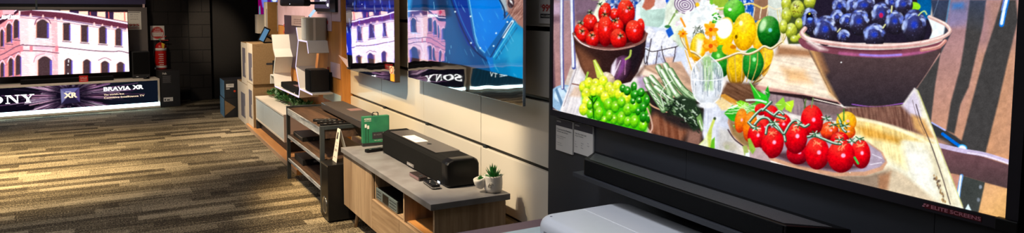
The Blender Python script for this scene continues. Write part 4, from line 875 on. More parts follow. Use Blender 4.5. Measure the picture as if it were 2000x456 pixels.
def pj_ring(z, k, dr=0.0):
    return [(a, b, z) for a, b in rounded(pcx, pcy, phx-k, phy-k, .075-min(k, .03)+dr)]
rings = [pj_ring(pz0+.012, .012), pj_ring(pz0+.018, .002), pj_ring(pz0+.05, 0)]
for k in range(9):
    a = math.radians(90*k/8); r = .038; rings.append(pj_ring(pz1-r+r*math.sin(a), r-r*math.cos(a)))
part('body', loft(MB(pj), rings), mat('pearl_white_shell', (226, 228, 232), .3, var=.02), pj, smooth=True)
part('foot_skirt', MB(pj).prism(rounded(pcx, pcy, phx-.03, phy-.03, .06), 'Z', pz0, pz0+.014), W_['black'], pj)
part('top_seam', MB(pj).box(pcx-.012, pcx-.0105, pcy-phy+.05, pcy+phy-.038, pz1-.0004, pz1+.0012), W_['seam'], pj, label='thin seam across the top, lamp glint painted white')
part('side_seam', MB(pj).box(pcx-phx+.04, pcx-.0105, pcy+phy-.044, pcy+phy-.0425, pz1-.0006, pz1+.0010), W_['seam'], pj)
part('button', MB(pj).lathe([(.005, 0), (.005, .0008), (.0001, .0009)], (pcx-phx+.045, pcy+phy-.06, pz1-.0003), 14), W_['greyprint'], pj)
part('front_cloth', MB(pj).box(pcx-phx-.001, pcx-phx+.004, pcy-phy+.08, pcy+phy-.08, pz0+.02, pz1-.045), mat('grey_cloth', (150, 152, 158), .9, scale=300, var=.3), pj)

# ================================================================= oak cabinet with stone-look top
cb = thing('tv_cabinet', 'oak veneer media cabinet with grey stone-look top beside the cream wall', 'cabinet', (1.58, 4.08, 0))
part('worktop', MB(cb).box(1.352, 1.812, 3.255, 4.90, .515, .548), W_['stone'], cb, bevel=.002)
part('side_panel', MB(cb).box(1.385, 1.80, 3.285, 3.305, .135, .515), W_['oak'], cb, bevel=.001)
part('side_panel', MB(cb).box(1.385, 1.80, 4.875, 4.893, .135, .515), W_['oak'], cb, bevel=.001)
part('bottom_panel', MB(cb).box(1.385, 1.80, 3.305, 4.875, .135, .153), W_['oakh'], cb)
part('back_panel', MB(cb).box(1.785, 1.80, 3.305, 4.875, .153, .515), W_['oakh'], cb)
part('divider', MB(cb).box(1.39, 1.785, 4.248, 4.264, .153, .515), W_['oak'], cb)
part('divider', MB(cb).box(1.378, 1.785, 3.702, 3.720, .335, .515), W_['oak'], cb)
part('niche_floor', MB(cb).box(1.392, 1.785, 3.305, 4.248, .319, .333), W_['oakh'], cb)
W_['niche'] = mat_wood('niche_warm_oak', (164, 110, 56), (194, 138, 78), 'Y', 6)
part('niche_lining', MB(cb).box(1.40, 1.785, 3.306, 3.702, .3335, .336), W_['niche'], cb)
part('door', MB(cb).box(1.368, 1.385, 4.579, 4.893, .137, .510), W_['oak'], cb, bevel=.0015)
part('door', MB(cb).box(1.368, 1.385, 4.262, 4.575, .137, .510), W_['oak'], cb, bevel=.0015)
part('drawer', MB(cb).box(1.368, 1.385, 3.766, 4.258, .137, .330), W_['oakh'], cb, bevel=.0015)
part('drawer', MB(cb).box(1.368, 1.385, 3.288, 3.762, .137, .330), W_['oakh'], cb, bevel=.0015)
for (x, y, dx, dy) in ((1.43, 4.74, -.02, .02), (1.43, 3.42, -.02, -.02), (1.75, 4.74, .02, .02), (1.75, 3.42, .02, -.02)):
    part('leg', MB(cb).tube([(x+dx, y+dy, 0), (x, y, .136)], [.010, .018], 12), W_['oak'], cb, smooth=True)
am = thing('amplifier', 'slim silver-grey amplifier in the open cabinet niche', 'amplifier', (1.55, 4.05, .3335))
part('case', MB(am).box(1.398, 1.72, 3.862, 4.236, .338, .405), W_['satin'], am, bevel=.002)
fp_ = part('front_panel', MB(am).box(1.390, 1.398, 3.860, 4.240, .338, .406), W_['amp'], am, bevel=.001)
part('display', MB(am).box(1.3885, 1.390, 4.005, 4.110, .344, .398), W_['satin'], fp_)
for y in (4.21, 4.19, 4.17, 4.15, 3.98, 3.96, 3.94, 3.92, 3.90, 3.88):
    for z in (.352, .372, .39): part('button', MB(am).box(1.3883, 1.390, y-.005, y+.005, z-.003, z+.003), W_['graphite'], fp_)
for y in (3.9, 4.2): part('foot', MB(am).box(1.41, 1.44, y-.015, y+.015, .3335, .338), W_['black'], am)

# big black speaker bar on the cabinet
sp = thing('party_speaker', 'chunky black fabric speaker bar lying on the grey cabinet top', 'speaker', (1.64, 4.05, .548))
prof = [(1.553, .560), (1.565, .549), (1.735, .549), (1.748, .560), (1.752, .60), (1.752, .672), (1.742, .694), (1.724, .705), (1.59, .705), (1.560, .692), (1.551, .68)]
part('cloth_body', MB(sp).prism(prof, 'Y', 3.575, 4.585), W_['fabric'], sp, bevel=.003)
endp = []
for k in range(7):
    a = math.radians(15*k); endp.append((1.553+.045*(1-math.sin(a)) if False else 0, 0))
def side_ring(y, k): 
    cxp, czp = 1.652, .627
    return [(cxp+(x-cxp)*(1-k), y, czp+(z-czp)*(1-k)) for x, z in prof]
rg = [side_ring(3.5755, 0.0), side_ring(3.53, 0.0), side_ring(3.512, .02), side_ring(3.503, .06), side_ring(3.50, .12)]
part('end_cap', loft(MB(sp), rg), W_['satin'], sp)
part('top_plate', MB(sp).prism([(1.578, 4.50), (1.732, 4.50), (1.732, 3.72), (1.578, 3.72)], 'Z', .7052, .7072), mat('grey_gloss_top', (70, 66, 68), .3, var=.1), sp, bevel=.001)
tl_ = part('top_label', MB(sp).prism([(1.588, 4.30), (1.672, 4.30), (1.672, 4.06), (1.588, 4.06)], 'Z', .7073, .7078), W_['paper'], sp, label='white printed label')
part('label_print', MB(sp).prism([(1.60, 4.18), (1.66, 4.18), (1.66, 4.09), (1.60, 4.09)], 'Z', .7079, .7081), mat('lilac_print', (186, 186, 214), .5), tl_)
part('touch_button', MB(sp).lathe([(.016, 0), (.016, .0006), (.012, .0006), (.012, 0)], (1.645, 3.98, .7073), 20), W_['graphite'], sp)
lp_ = part('logo_plate', MB(sp).box(1.5488, 1.551, 3.998, 4.112, .562, .582), W_['inkgrey'], sp)
lettering('logo_lettering', 'SONY', (1.5484-1.64, 4.105-4.05, .567-.548), YN, ZP, .010, .09, W_['white'], lp_)
part('display_light', MB(sp).box(1.5490, 1.552, 3.603, 3.63, .556, .566), W_['led'], sp, label='small lit white display')
part('hinge_badge', MB(sp).box(1.549, 1.552, 4.555, 4.58, .553, .560), W_['silver'], sp)

def remote(name, label, c, ln, wd, rz, z, group=None, cat='remote control', silver=False, th=.018):
    t = thing(name, label, cat, (c[0], c[1], z), rz, group)
    M0 = MB((0, 0, 0))
    P = [(a, b) for a, b in rounded(0, 0, ln/2, wd/2, wd*.3)]
    part('body', M0.prism(P, 'Z', 0, th), W_['satin'], t, bevel=.003)
    if silver: part('silver_edge', MB((0, 0, 0)).prism([(a*1.01, b*1.02) for a, b in rounded(0, 0, ln/2, wd/2, wd*.3)], 'Z', th*.35, th*.6), W_['silver'], t)
    for i in range(4):
        for j in range(3):
            part('button', MB((0, 0, 0)).box(-ln*.38+i*ln*.16, -ln*.38+i*ln*.16+ln*.08, -wd*.3+j*wd*.23, -wd*.3+j*wd*.23+wd*.14, th, th+.0012), W_['graphite'] if (i+j) % 4 else W_['inkgrey'], t)
    return t
G1 = 'remote controls on the oak cabinet'
tb = thing('tv_streaming_box', 'small black box lying before the speaker bar, left of the round-ended remote', 'media box', (1.50, 3.80, .548), 0)
part('case', MB(tb).box(1.478, 1.53, 3.725, 3.885, .5485, .570), mat('dark_brown_gloss', (52, 44, 44), .25), tb, bevel=.003)
part('front_strip', MB(tb).box(1.4765, 1.4785, 3.735, 3.875, .5515, .567), W_['mauve'], tb)
part('button', MB(tb).box(1.495, 1.512, 3.75, 3.78, .570, .5712), W_['graphite'], tb)
remote('remote_control', 'round-ended black remote with silver edge beside the lit display', (1.500, 3.60), .175, .048, math.radians(86), .5485, None, silver=True, th=.022)
remote('remote_control', 'black remote lying before the green cable box', (1.545, 4.66), .19, .05, math.radians(10), .5485, None, th=.02)

# ceramic snail planter with two succulents
pl = thing('snail_planter', 'white ceramic double pot with spiky green succulents on cabinet corner', 'planter', (1.728, 3.40, .548))
part('pot', MB(pl).lathe([(.030, 0), (.044, .003), (.050, .02), (.051, .055), (.049, .080), (.0505, .090), (.045, .090), (.044, .062), (.0001, .060)], (1.750, 3.335, .549), 32), W_['pot'], pl, smooth=True)
sp_ = part('small_pot', MB(pl).lathe([(.010, -.006), (.024, .006), (.031, .026), (.033, .044), (.031, .054), (.026, .054), (.025, .04), (.0001, .038)], (1.690, 3.362, .572), 28, Matrix.Rotation(math.radians(-14), 3, 'Y')), W_['pot'], pl, smooth=True)
spi = [(1.710+.0155*(1-k/22)*math.cos(k*.6), 3.292+.0005*k, .594+.0155*(1-k/22)*math.sin(k*.6)) for k in range(20)]
part('spiral_relief', MB(pl).tube(spi, .003, 6), W_['pot'], sp_, smooth=True)
def rosette(mb, c, R, H, n, w, rows=3):
    rnd = random.Random(4)
    for r in range(rows):
        tilt = .25+.42*r
        for k in range(n):
            a = 2*PI*(k+.5*r)/n+rnd.uniform(-.1, .1); L = R*(1-.05*r)*rnd.uniform(.85, 1.05)
            el = [1.25, .8, .35][r % 3]
            d = Vector((math.cos(a)*math.cos(el), math.sin(a)*math.cos(el), math.sin(el)*H)); s = Vector((-math.sin(a), math.cos(a), 0)); u = d.cross(s)
            C = Vector(c); P = [C+s*w*.6, C+d*L*.5+s*w, C+d*L+Vector((0, 0, .002)), C+d*L*.5-s*w, C-s*w*.6, C+d*L*.45-u*w*.5]
            mb.add(P, [(0, 1, 5), (1, 2, 5), (2, 3, 5), (3, 4, 5), (0, 5, 4), (0, 4, 3, 2, 1)])
part('succulent', (lambda m: (rosette(m, (1.750, 3.335, .618), .074, 1.15, 15, .007), m)[1])(MB(pl)), W_['leaf2'], pl, label='large spiky green succulent')
part('succulent', (lambda m: (rosette(m, (1.687, 3.363, .613), .031, .9, 10, .005), m)[1])(MB(pl)), W_['leaf2'], pl, label='small green succulent')

# green boxed cable
gx = thing('cable_box', 'green and black boxed HDMI cable standing on the cabinet far end', 'boxed cable', (1.6, 4.88, .548))
part('carton', MB(gx).box(1.496, 1.690, 4.872, 4.893, .5485, .776) if False else MB(gx).box(1.496, 1.690, 4.845, 4.885, .5485, .762), W_['green'], gx, bevel=.002)
part('dark_base', MB(gx).box(1.4955, 1.6905, 4.8445, 4.8855, .5485, .572), W_['bcard'], gx)
part('side_panel', MB(gx).box(1.6905, 1.692, 4.845, 4.885, .5725, .761), mat('dark_green_print', (36, 92, 50), .5), gx)
yy = 4.8445-.0004
part('dark_label', MB(gx).box(1.565, 1.676, 4.8437, 4.8449, .598, .646), W_['ink'], gx)
part('white_label', MB(gx).box(1.645, 1.668, 4.8430, 4.8436, .600, .620).box(1.645, 1.668, 4.8430, 4.8436, .628, .642), W_['paper'], gx)
lettering('label_text', '8K HDMI', (1.575-1.6, 4.8434-4.88, .622-.548), XP, ZP, .012, .055, W_['inkgrey'], gx)
lettering('brand_text', 'KORDZ', (1.508-1.6, 4.8444-4.88, .738-.548), XP, ZP, .013, .05, W_['paper'], gx, bold=.03)
lettering('small_text', 'HDMI cable', (1.508-1.6, 4.8444-4.88, .727-.548), XP, ZP, .007, .048, W_['paper'], gx)
for k in range(2): lettering('small_text', 'high speed  long life', (1.58-1.6, 4.8444-4.88, .583-.548+k*.0001), XP, ZP, .008, .09, W_['paper'], gx) if k == 0 else None
for x, zt_ in ((1.517, .708), (1.535, .698)):
    part('cable_picture', MB(gx).box(x-.002, x+.002, 4.8440, 4.8450, .575, zt_-.02), mat('dark_green_cable', (22, 70, 40), .5), gx)
    part('plug_picture', MB(gx).box(x-.007, x+.007, 4.8438, 4.8450, zt_-.024, zt_), W_['paper'], gx)
hk = MB(gx); hk.tube([(1.573, 4.865, .762), (1.573, 4.865, .780), (1.580, 4.865, .787), (1.608, 4.865, .787), (1.615, 4.865, .780), (1.615, 4.865, .762)], .0045, 8); part('hanger', hk, W_['bcard'], gx)

# ================================================================= industrial rack
rk = thing('media_rack', 'rustic dark wood and grey metal rack before the wooden plinth', 'rack', (1.5, 5.8, 0))
rx0, rx1, ry0, ry1 = 1.285, 1.70, 5.20, 6.42
for (x, y) in ((rx0, ry0), (rx0, ry1), (rx1, ry0), (rx1, ry1)):
    part('leg', MB(rk).box(x-.0, x+.03, y-.025 if y == ry1 else y, y if y == ry1 else y+.035, 0, .655), W_['graphite'], rk, bevel=.002)
for z0, z1, nm in ((.583, .640, 'top_shelf'), (.375, .402, 'shelf'), (.165, .192, 'shelf')):
    part(nm, MB(rk).box(rx0+.012, rx1+.02, ry0+.035, ry1-.027, z0, z1), W_['rustic'], rk, bevel=.002)
    part('front_edge', MB(rk).box(rx0+.004, rx0+.0125, ry0+.035, ry1-.027, z0, z1-.001), W_['rusticedge'], rk, bevel=.001)
part('end_rail', MB(rk).box(rx0+.03, rx1, ry0, ry0+.03, .628, .655), W_['graphite'], rk, bevel=.001)
part('end_rail', MB(rk).box(rx0+.03, rx1, ry1-.025, ry1, .628, .655), W_['graphite'], rk, bevel=.001)
part('end_panel', MB(rk).box(rx0+.03, rx1, ry0+.012, ry0+.024, .56, .628), W_['rustic'], rk)
part('end_rail', MB(rk).box(rx0+.03, rx1, ry0, ry0+.03, .168, .19), W_['graphite'], rk)
part('end_rail', MB(rk).box(rx0+.03, rx1, ry1-.025, ry1, .168, .19), W_['graphite'], rk)
s2 = thing('soundbar', 'long taupe-grey soundbar lying on the rustic rack', 'soundbar', (1.6, 5.6, .640))
part('cabinet', MB(s2).box(1.520, 1.715, 4.985, 6.12, .6405 if False else .6555, .712), mat('taupe_cloth', (60, 55, 58), .6, scale=260, var=.25), s2, bevel=.006, seg=3)
part('top_inlay', MB(s2).box(1.60, 1.70, 5.5, 5.62, .7119, .7127), W_['mauve'], s2, bevel=.0003)
part('bright_edge', MB(s2).box(1.5190, 1.5215, 5.0, 6.11, .705, .7085), W_['silver'], s2)
for y in (5.3, 5.9): part('foot', MB(s2).box(1.54, 1.69, y-.03, y+.03, .6402, .6556), W_['black'], s2)
remote('remote_control', 'black remote on the rack, farthest of three lying together', (1.405, 5.52), .19, .045, math.radians(-22), .6405, 'remote controls on the rustic rack')
remote('remote_control', 'black remote on the rack, middle one of three lying together', (1.415, 5.41), .20, .045, math.radians(-14), .6405, 'remote controls on the rustic rack')
remote('remote_control', 'long black remote on the rack, nearest its metal end rail', (1.425, 5.295), .235, .048, math.radians(-8), .6405, 'remote controls on the rustic rack')
bp_ = thing('disc_player', 'flat black disc player with bright front edge on middle rack shelf', 'disc player', (1.45, 6.2, .402))
part('case', MB(bp_).box(1.332, 1.56, 5.98, 6.33, .4025, .442), W_['black'], bp_, bevel=.003)
part('front_panel', MB(bp_).box(1.326, 1.333, 5.98, 6.33, .405, .438), W_['satin'], bp_)
part('bright_edge', MB(bp_).box(1.325, 1.3275, 5.99, 6.32, .432, .437), W_['silver'], bp_)
part('button', MB(bp_).lathe([(.004, 0), (.004, .002), (.0001, .002)], (1.42, 5.9795, .418), 10, Matrix.Rotation(PI/2, 3, 'X')), W_['silver'], bp_)
dv = thing('router_box', 'small black device with grey label on lowest rack shelf', 'media box', (1.4, 6.1, .192))
part('case', MB(dv).box(1.33, 1.52, 6.0, 6.32, .1925, .245), W_['black'], dv, bevel=.004)
part('label', MB(dv).box(1.42, 1.48, 5.9992, 6.0, .215, .232), W_['inkgrey'], dv)
w_ = thing('speaker_wire', 'thin black wire looping between rack and green box', 'wire', (1.6, 5.1, .56))
mb = MB(w_); mb.tube([(1.56, 5.21, .575), (1.60, 5.12, .566), (1.64, 5.03, .575), (1.66, 4.95, .60), (1.67, 4.895, .60)], .0025, 6); part('strand', mb, W_['black'], w_, smooth=True)
mb = MB(w_); mb.tube([(1.63, 5.05, .572), (1.69, 5.08, .60), (1.72, 5.15, .625)], .002, 6); part('strand', mb, W_['black'], w_, smooth=True)

# subwoofer with ticket on top
sw = thing('subwoofer', 'tall black floor subwoofer with round silver port between rack and cabinet', 'subwoofer', (1.4, 5.03, 0))
part('cabinet', MB(sw).box(1.268, 1.58, 4.935, 5.125, .012, .418), W_['black'], sw, bevel=.003)
part('front_face', MB(sw).box(1.2665, 1.2695, 4.938, 5.122, .014, .415), W_['satin'], sw)
part('chamfer_strip', MB(sw).box(1.2645, 1.2675, 4.938, 5.122, .405, .4155), W_['silver'], sw)
rm = Matrix.Rotation(-PI/2, 3, 'Y')
pr_ = part('port_ring', MB(sw).lathe([(.050, 0), (.056, .004), (.062, .003), (.063, 0)], (1.2665, 5.03, .11), 32, rm), W_['silver'], sw, smooth=True)
part('port_cone', MB(sw).lathe([(.049, .001), (.02, .0005), (.0001, .0004)], (1.2665, 5.03, .11), 24, rm), mat('port_dark', (60, 56, 50), .5), pr_)
for (x, y) in ((1.29, 4.955), (1.56, 4.955), (1.29, 5.105), (1.56, 5.105)): part('foot', MB(sw).lathe([(.012, 0), (.012, .0125)], (x, y, 0), 12), W_['black'], sw)
tk = thing('price_ticket', 'folded white price ticket standing on the subwoofer', 'ticket', (1.36, 5.03, .4185))
a_ = (1.345, 5.10, .4185); 
def quad(mb, P, th):
    P = [Vector(p) for p in P]; n = (P[1]-P[0]).cross(P[3]-P[0]).normalized()*th
    return mb.add(P+[p+n for p in P], [(0, 1, 2, 3), (7, 6, 5, 4), (0, 4, 5, 1), (1, 5, 6, 2), (2, 6, 7, 3), (3, 7, 4, 0)])
F_ = [(1.345, 5.10, .4188), (1.345, 4.99, .4188), (1.375, 4.985, .66), (1.375, 5.06, .66)]
part('front_leaf', quad(MB(tk), F_, .0012), W_['paper'], tk)
part('back_leaf', quad(MB(tk), [(1.44, 5.07, .4188), (1.44, 4.975, .4188), (1.377, 4.985, .66), (1.377, 5.06, .66)], .0012), mat('grey_card_back', (196, 194, 192), .7), tk)
def on_leaf(u, v):
    A, B, C_, D_ = [Vector(p) for p in F_]; return (A*(1-u)+B*u)*(1-v)+(D_*(1-u)+C_*u)*v
fr = (Vector(F_[1])-Vector(F_[0])).normalized(); fu = (Vector(F_[3])-Vector(F_[0])).normalized()
for v, s, h in ((.12, 'A1', .010), (.30, '$899', .022), (.46, 'Soundbar', .012), (.56, '3.1 channel', .010)):
    lettering('ticket_text', s, on_leaf(.18, v)-Vector(tk.location)+Vector((-.0015, 0, 0)), fr, fu, h, .06, W_['inkgrey'], tk)
part('photo_print', quad(MB(tk), [on_leaf(.15, .68)+Vector((-.001, 0, 0)), on_leaf(.6, .68)+Vector((-.001, 0, 0)), on_leaf(.6, .88)+Vector((-.001, 0, 0)), on_leaf(.25, .9)+Vector((-.001, 0, 0))], .0004), W_['ink'], tk)

# ================================================================= white low bench with frosted doors on the plinth
bn = thing('media_bench', 'low cream media bench with frosted white doors on the wooden plinth', 'media bench', (1.6, 8.1, .05))
bx0, bx1, by0, by1 = 1.432, 1.80, 7.27, 8.93
part('top', MB(bn).box(bx0-.004, bx1, by0, by1, .43, .45), W_['cream'], bn, bevel=.002)
part('end_panel', MB(bn).box(bx0, bx1, by0, by0+.02, .185, .43), W_['cream'], bn)
part('end_panel', MB(bn).box(bx0, bx1, by1-.02, by1, .185, .43), W_['cream'], bn)
part('bottom', MB(bn).box(bx0, bx1, by0, by1, .165, .185), W_['cream'], bn, bevel=.001)
part('back_panel', MB(bn).box(bx1-.01, bx1, by0+.02, by1-.02, .185, .43), W_['cream'], bn)
W_['frost'] = mat('frosted_white_glass', (206, 216, 220), .25, var=.05)
for k in range(3):
    a = by0+.022+k*(by1-by0-.044)/3; b = a+(by1-by0-.044)/3-.003
    part('door', MB(bn).box(bx0+.002, bx0+.010, a, b, .188, .427), W_['frost'], bn, bevel=.001)
part('base', MB(bn).box(bx0+.05, bx1-.03, by0+.05, by1+.03, .0505, .165), W_['black'], bn)
part('dark_end', MB(bn).box(bx0+.004, bx1, by1, by1+.025, .0505, .415), W_['graphite'], bn)
# leafy garland lying on it
gl = thing('leaf_garland', 'trailing dark green artificial leaves along the bench back', 'garland', (1.7, 8.2, .45))
rnd = random.Random(3); mb = MB(gl); sm = MB(gl)
stem = [(1.60+.10*t+.02*math.sin(t*9), 8.90-1.50*t, .472+.012*math.sin(t*14)) for t in [k/30 for k in range(31)]]
sm.tube(stem, .004, 6); part('stem', sm, mat('stem_green', (44, 70, 30), .6), gl)
for k in range(420):
    t = rnd.random(); i = int(t*30); b = Vector(stem[i]); a = rnd.uniform(0, 2*PI); el = rnd.uniform(-.1, 1.1); L = rnd.uniform(.05, .10)
    d = Vector((math.cos(a)*math.cos(el), math.sin(a)*math.cos(el), math.sin(el))); p = b+Vector((rnd.uniform(-.05, .05), rnd.uniform(-.03, .03), rnd.uniform(0, .02)))
    s = d.cross(Vector((0, 0, 1))).normalized()*L*.22; tip = p+d*L; tip.z = max(tip.z, .4525); p.z = max(p.z, .454)
    q1 = p+d*L*.45+s; q2 = p+d*L*.45-s; q1.z = max(q1.z, .4523); q2.z = max(q2.z, .4523)
    if tip.x > 1.79 or q1.x > 1.79 or q2.x > 1.79: continue
    mb.add([p, q1, tip, q2, p+d*L*.45+Vector((0, 0, .006))], [(0, 1, 4), (1, 2, 4), (2, 3, 4), (3, 0, 4)])
lf = part('foliage', mb, W_['leaf'], gl); lf['kind'] = 'stuff'

# ================================================================= zigzag white shelving
zs = thing('zigzag_shelf', 'folded white zigzag shelving with lit edges on the wood wall', 'shelf unit', (1.72, 7.9, .9))
def ribbon(path, x0, x1, th, m, led, nm='folded_sheet', ledm=None):
    """(y,z) path extruded across x with thickness; lit strip on the aisle edge"""
    P = [Vector((0, a, b)) for a, b in path]; L_, R_ = [], []
    for i, p in enumerate(P):
        d1 = (p-P[i-1]).normalized() if i else (P[1]-p).normalized(); d2 = (P[i+1]-p).normalized() if i < len(P)-1 else d1
        n1 = Vector((0, -d1.z, d1.y)); n2 = Vector((0, -d2.z, d2.y)); n = (n1+n2); n.normalize(); k = th/2/max(.35, n.dot(n1))
        L_.append(p+n*k); R_.append(p-n*k)
    def strip(xa, xb):
        mb = MB(zs); n = len(P)
        vs = [(xa, q.y, q.z) for q in L_]+[(xa, q.y, q.z) for q in R_]+[(xb, q.y, q.z) for q in L_]+[(xb, q.y, q.z) for q in R_]
        fs = []
        for i in range(n-1):
            fs += [(i, i+1, n+i+1, n+i), (2*n+i, 3*n+i, 3*n+i+1, 2*n+i+1), (i, 2*n+i, 2*n+i+1, i+1), (n+i, n+i+1, 3*n+i+1, 3*n+i)]
        fs += [(0, n, 3*n, 2*n), (n-1, 3*n-1, 4*n-1, 2*n-1)]
        return mb.add(vs, fs)
    part(nm, strip(x0, x1), m, zs)
    if ledm: part('edge_light', strip(x0-.004, x0-.0005), ledm, zs, label='glowing white edge strip')
W_['sheet'] = mat('white_folded_steel', (232, 226, 216), .45, var=.03)
ribbon([(8.73, 1.199), (8.653, 1.032), (8.539, .943), (8.667, .746), (8.606, .601)], 1.6, 1.7965, .012, W_['sheet'], True, ledm=W_['edgeled2'])
ribbon([(8.60, .595), (7.338, .611), (7.297, .70), (7.456, .918), (7.317, 1.19), (7.40, 1.322)], 1.6, 1.7965, .012, W_['sheet'], True, ledm=W_['edgeled'])
ribbon([(7.29, .702), (6.76, .702)], 1.6, 1.7965, .014, W_['sheet'], True, ledm=W_['edgeled'])
ribbon([(7.31, 1.197), (6.945, 1.198), (6.89, 1.088)], 1.6, 1.7965, .012, W_['sheet'], True, ledm=W_['edgeled'])
ribbon([(8.68, .710), (8.86, .710), (8.875, .60)], 1.6, 1.7965, .010, W_['sheet'], True, ledm=W_['edgeled2'])
dp = thing('dark_panel', 'dark plum backing board between the white folded shelves', 'backing board', (1.8, 8.2, .8))
part('board', MB(dp).add([(1.7975, 8.99, 1.43), (1.7975, 8.97, .812), (1.7975, 8.2, .812), (1.7975, 8.0, 1.43), (1.8105, 8.99, 1.43), (1.8105, 8.97, .812), (1.8105, 8.2, .812), (1.8105, 8.0, 1.43)], [(0, 1, 2, 3), (7, 6, 5, 4), (0, 4, 5, 1), (1, 5, 6, 2), (2, 6, 7, 3), (3, 7, 4, 0)]), mat('plum_board', (60, 44, 58), .5), dp)
ns = thing('notice_board', 'grey-pink printed notice with text above the dark backing board', 'notice', (1.78, 8.2, 1.3))
part('board', MB(ns).box(1.786, 1.7955, 7.88, 8.52, 1.315, 1.435), mat('notice_print', (150, 128, 124), .6), ns)
for k in range(3): lettering('notice_text', ['wireless home sound', 'rooms that play together', 'ask our team'][k], (1.7855-1.78, 8.40-8.2, 1.385-k*.022-1.3), YN, ZP, .012, .38, mat('notice_ink', (100, 70, 72), .6), ns)
# speakers standing on it
ws = thing('smart_speaker', 'tall pale grey speaker standing on upper white shelf', 'speaker', (1.70, 7.08, 1.2045))
part('cabinet', MB(ws).prism(rounded(1.705, 7.10, .098, .13, .03), 'Z', 1.2045, 1.425), mat('warm_grey_grille', (186, 176, 158), .7, scale=400, var=.3), ws, bevel=.003)
part('front_face', MB(ws).box(1.6045, 1.6075, 7.0, 7.2, 1.215, 1.42), mat('pale_grey_face', (206, 206, 200), .5), ws)
part('corner_trim', MB(ws).box(1.668, 1.69, 6.9675, 6.971, 1.207, 1.424), W_['cream'], ws)
part('top_cap', MB(ws).prism(rounded(1.705, 7.10, .098, .13, .03), 'Z', 1.4255, 1.432), W_['cream'], ws, bevel=.002)
part('foot_ring', MB(ws).prism(rounded(1.705, 7.10, .1, .132, .03), 'Z', 1.204, 1.2075), W_['white'], ws)
sd = thing('phone', 'slim pale blue phone leaning on the grey speaker top', 'phone', (1.68, 6.99, 1.4325))
part('body', MB(sd).obox((1.664, 6.99, 1.474), (.026, .008, .084), Matrix.Rotation(math.radians(38), 3, 'Y')), mat_glow('lit_phone_screen', (190, 224, 250), 1.0), sd)
part('edge', MB(sd).obox((1.655, 6.995, 1.468), (.008, .008, .086), Matrix.Rotation(math.radians(38), 3, 'Y')), mat('blue_edge', (40, 50, 120), .4), sd)
bc = thing('cube_speaker', 'square black speaker standing on lower white shelf', 'speaker', (1.71, 7.0, .7105))
part('cabinet', MB(bc).box(1.612, 1.795, 6.87, 7.10, .7105, .925), mat('black_vinyl', (34, 32, 30), .6, scale=200, var=.4), bc, bevel=.008, seg=3)
part('front_grille', MB(bc).box(1.608, 1.613, 6.88, 7.09, .716, .918), W_['fabric'], bc)
part('rear_bump', MB(bc).box(1.7945, 1.810, 6.84, 7.0, .72, .90), W_['satin'], bc)
bb = thing('mini_soundbar', 'short black soundbar lying on the lowest white fold', 'soundbar', (1.7, 7.8, .6185))
part('cabinet', MB(bb).prism(rounded(1.696, 7.88, .085, .44, .02), 'Z', .6185, .677), W_['fabric'], bb, bevel=.004)
part('top_panel', MB(bb).box(1.66, 1.74, 7.7, 7.9, .6769, .6779), W_['mauve'], bb)
part('indicator', MB(bb).box(1.6085, 1.6115, 7.58, 7.61, .622, .628), W_['edgeled2'], bb)
sk = thing('small_speaker', 'slim dark speaker on the farthest white fold', 'speaker', (1.66, 8.8, .72))
part('cabinet', MB(sk).prism(rounded(1.66, 8.79, .045, .04, .02), 'Z', .722, .885), W_['fabric'], sk, bevel=.004)
part('foot', MB(sk).prism(rounded(1.66, 8.79, .04, .035, .02), 'Z', .7165, .7225), W_['white'], sk)
cy = thing('hanging_soundbar', 'dark grey rounded soundbar mounted high on pink panel', 'soundbar', (1.5, 6.95, 1.57))
rmx = Matrix.Rotation(PI/2, 3, 'Y')
part('cloth_body', MB(cy).lathe([(.0001, -.115), (.026, -.112), (.033, -.10), (.033, .10), (.0001, .10)], (1.47, 6.95, 1.575), 24, rmx), mat('slate_cloth', (66, 66, 74), .8, scale=300, var=.3), cy, smooth=False)
part('end_cap', MB(cy).lathe([(.030, .10), (.033, .105), (.033, .15), (.028, .165), (.0001, .166)], (1.47, 6.95, 1.575), 24, rmx), W_['satin'], cy)
part('mount_arm', MB(cy).box(1.60, 1.811, 6.93, 6.97, 1.56, 1.585), W_['black'], cy)
part('indicator', MB(cy).lathe([(.003, 0), (.0001, .001)], (1.437, 6.917, 1.562), 8, Matrix.Rotation(PI/2, 3, 'X')), W_['led'], cy)
wt = thing('wall_display', 'small dark wall display with white icons beside wood strip', 'display', (1.795, 7.0, 1.5))
part('case', MB(wt).box(1.785, 1.811, 6.60, 7.40, 1.487, 2.0), W_['satin'], wt, bevel=.003)
part('lit_screen', MB(wt).box(1.783, 1.7849, 6.80, 7.38, 1.522, 1.98), mat_glow('dim_violet_screen', (84, 74, 96), 1.0), wt)
lettering('screen_text', 'SONOS', (1.7825-1.795, 7.16-7.0, 1.592-1.5), YN, ZP, .03, .26, W_['panelwhite'], wt, bold=.03)
part('screen_icon', MB(wt).prism([(6.90, 1.555), (6.87, 1.57), (6.83, 1.57), (6.83, 1.54), (6.87, 1.54)], 'X', 1.7822, 1.7829), W_['panelwhite'], wt)

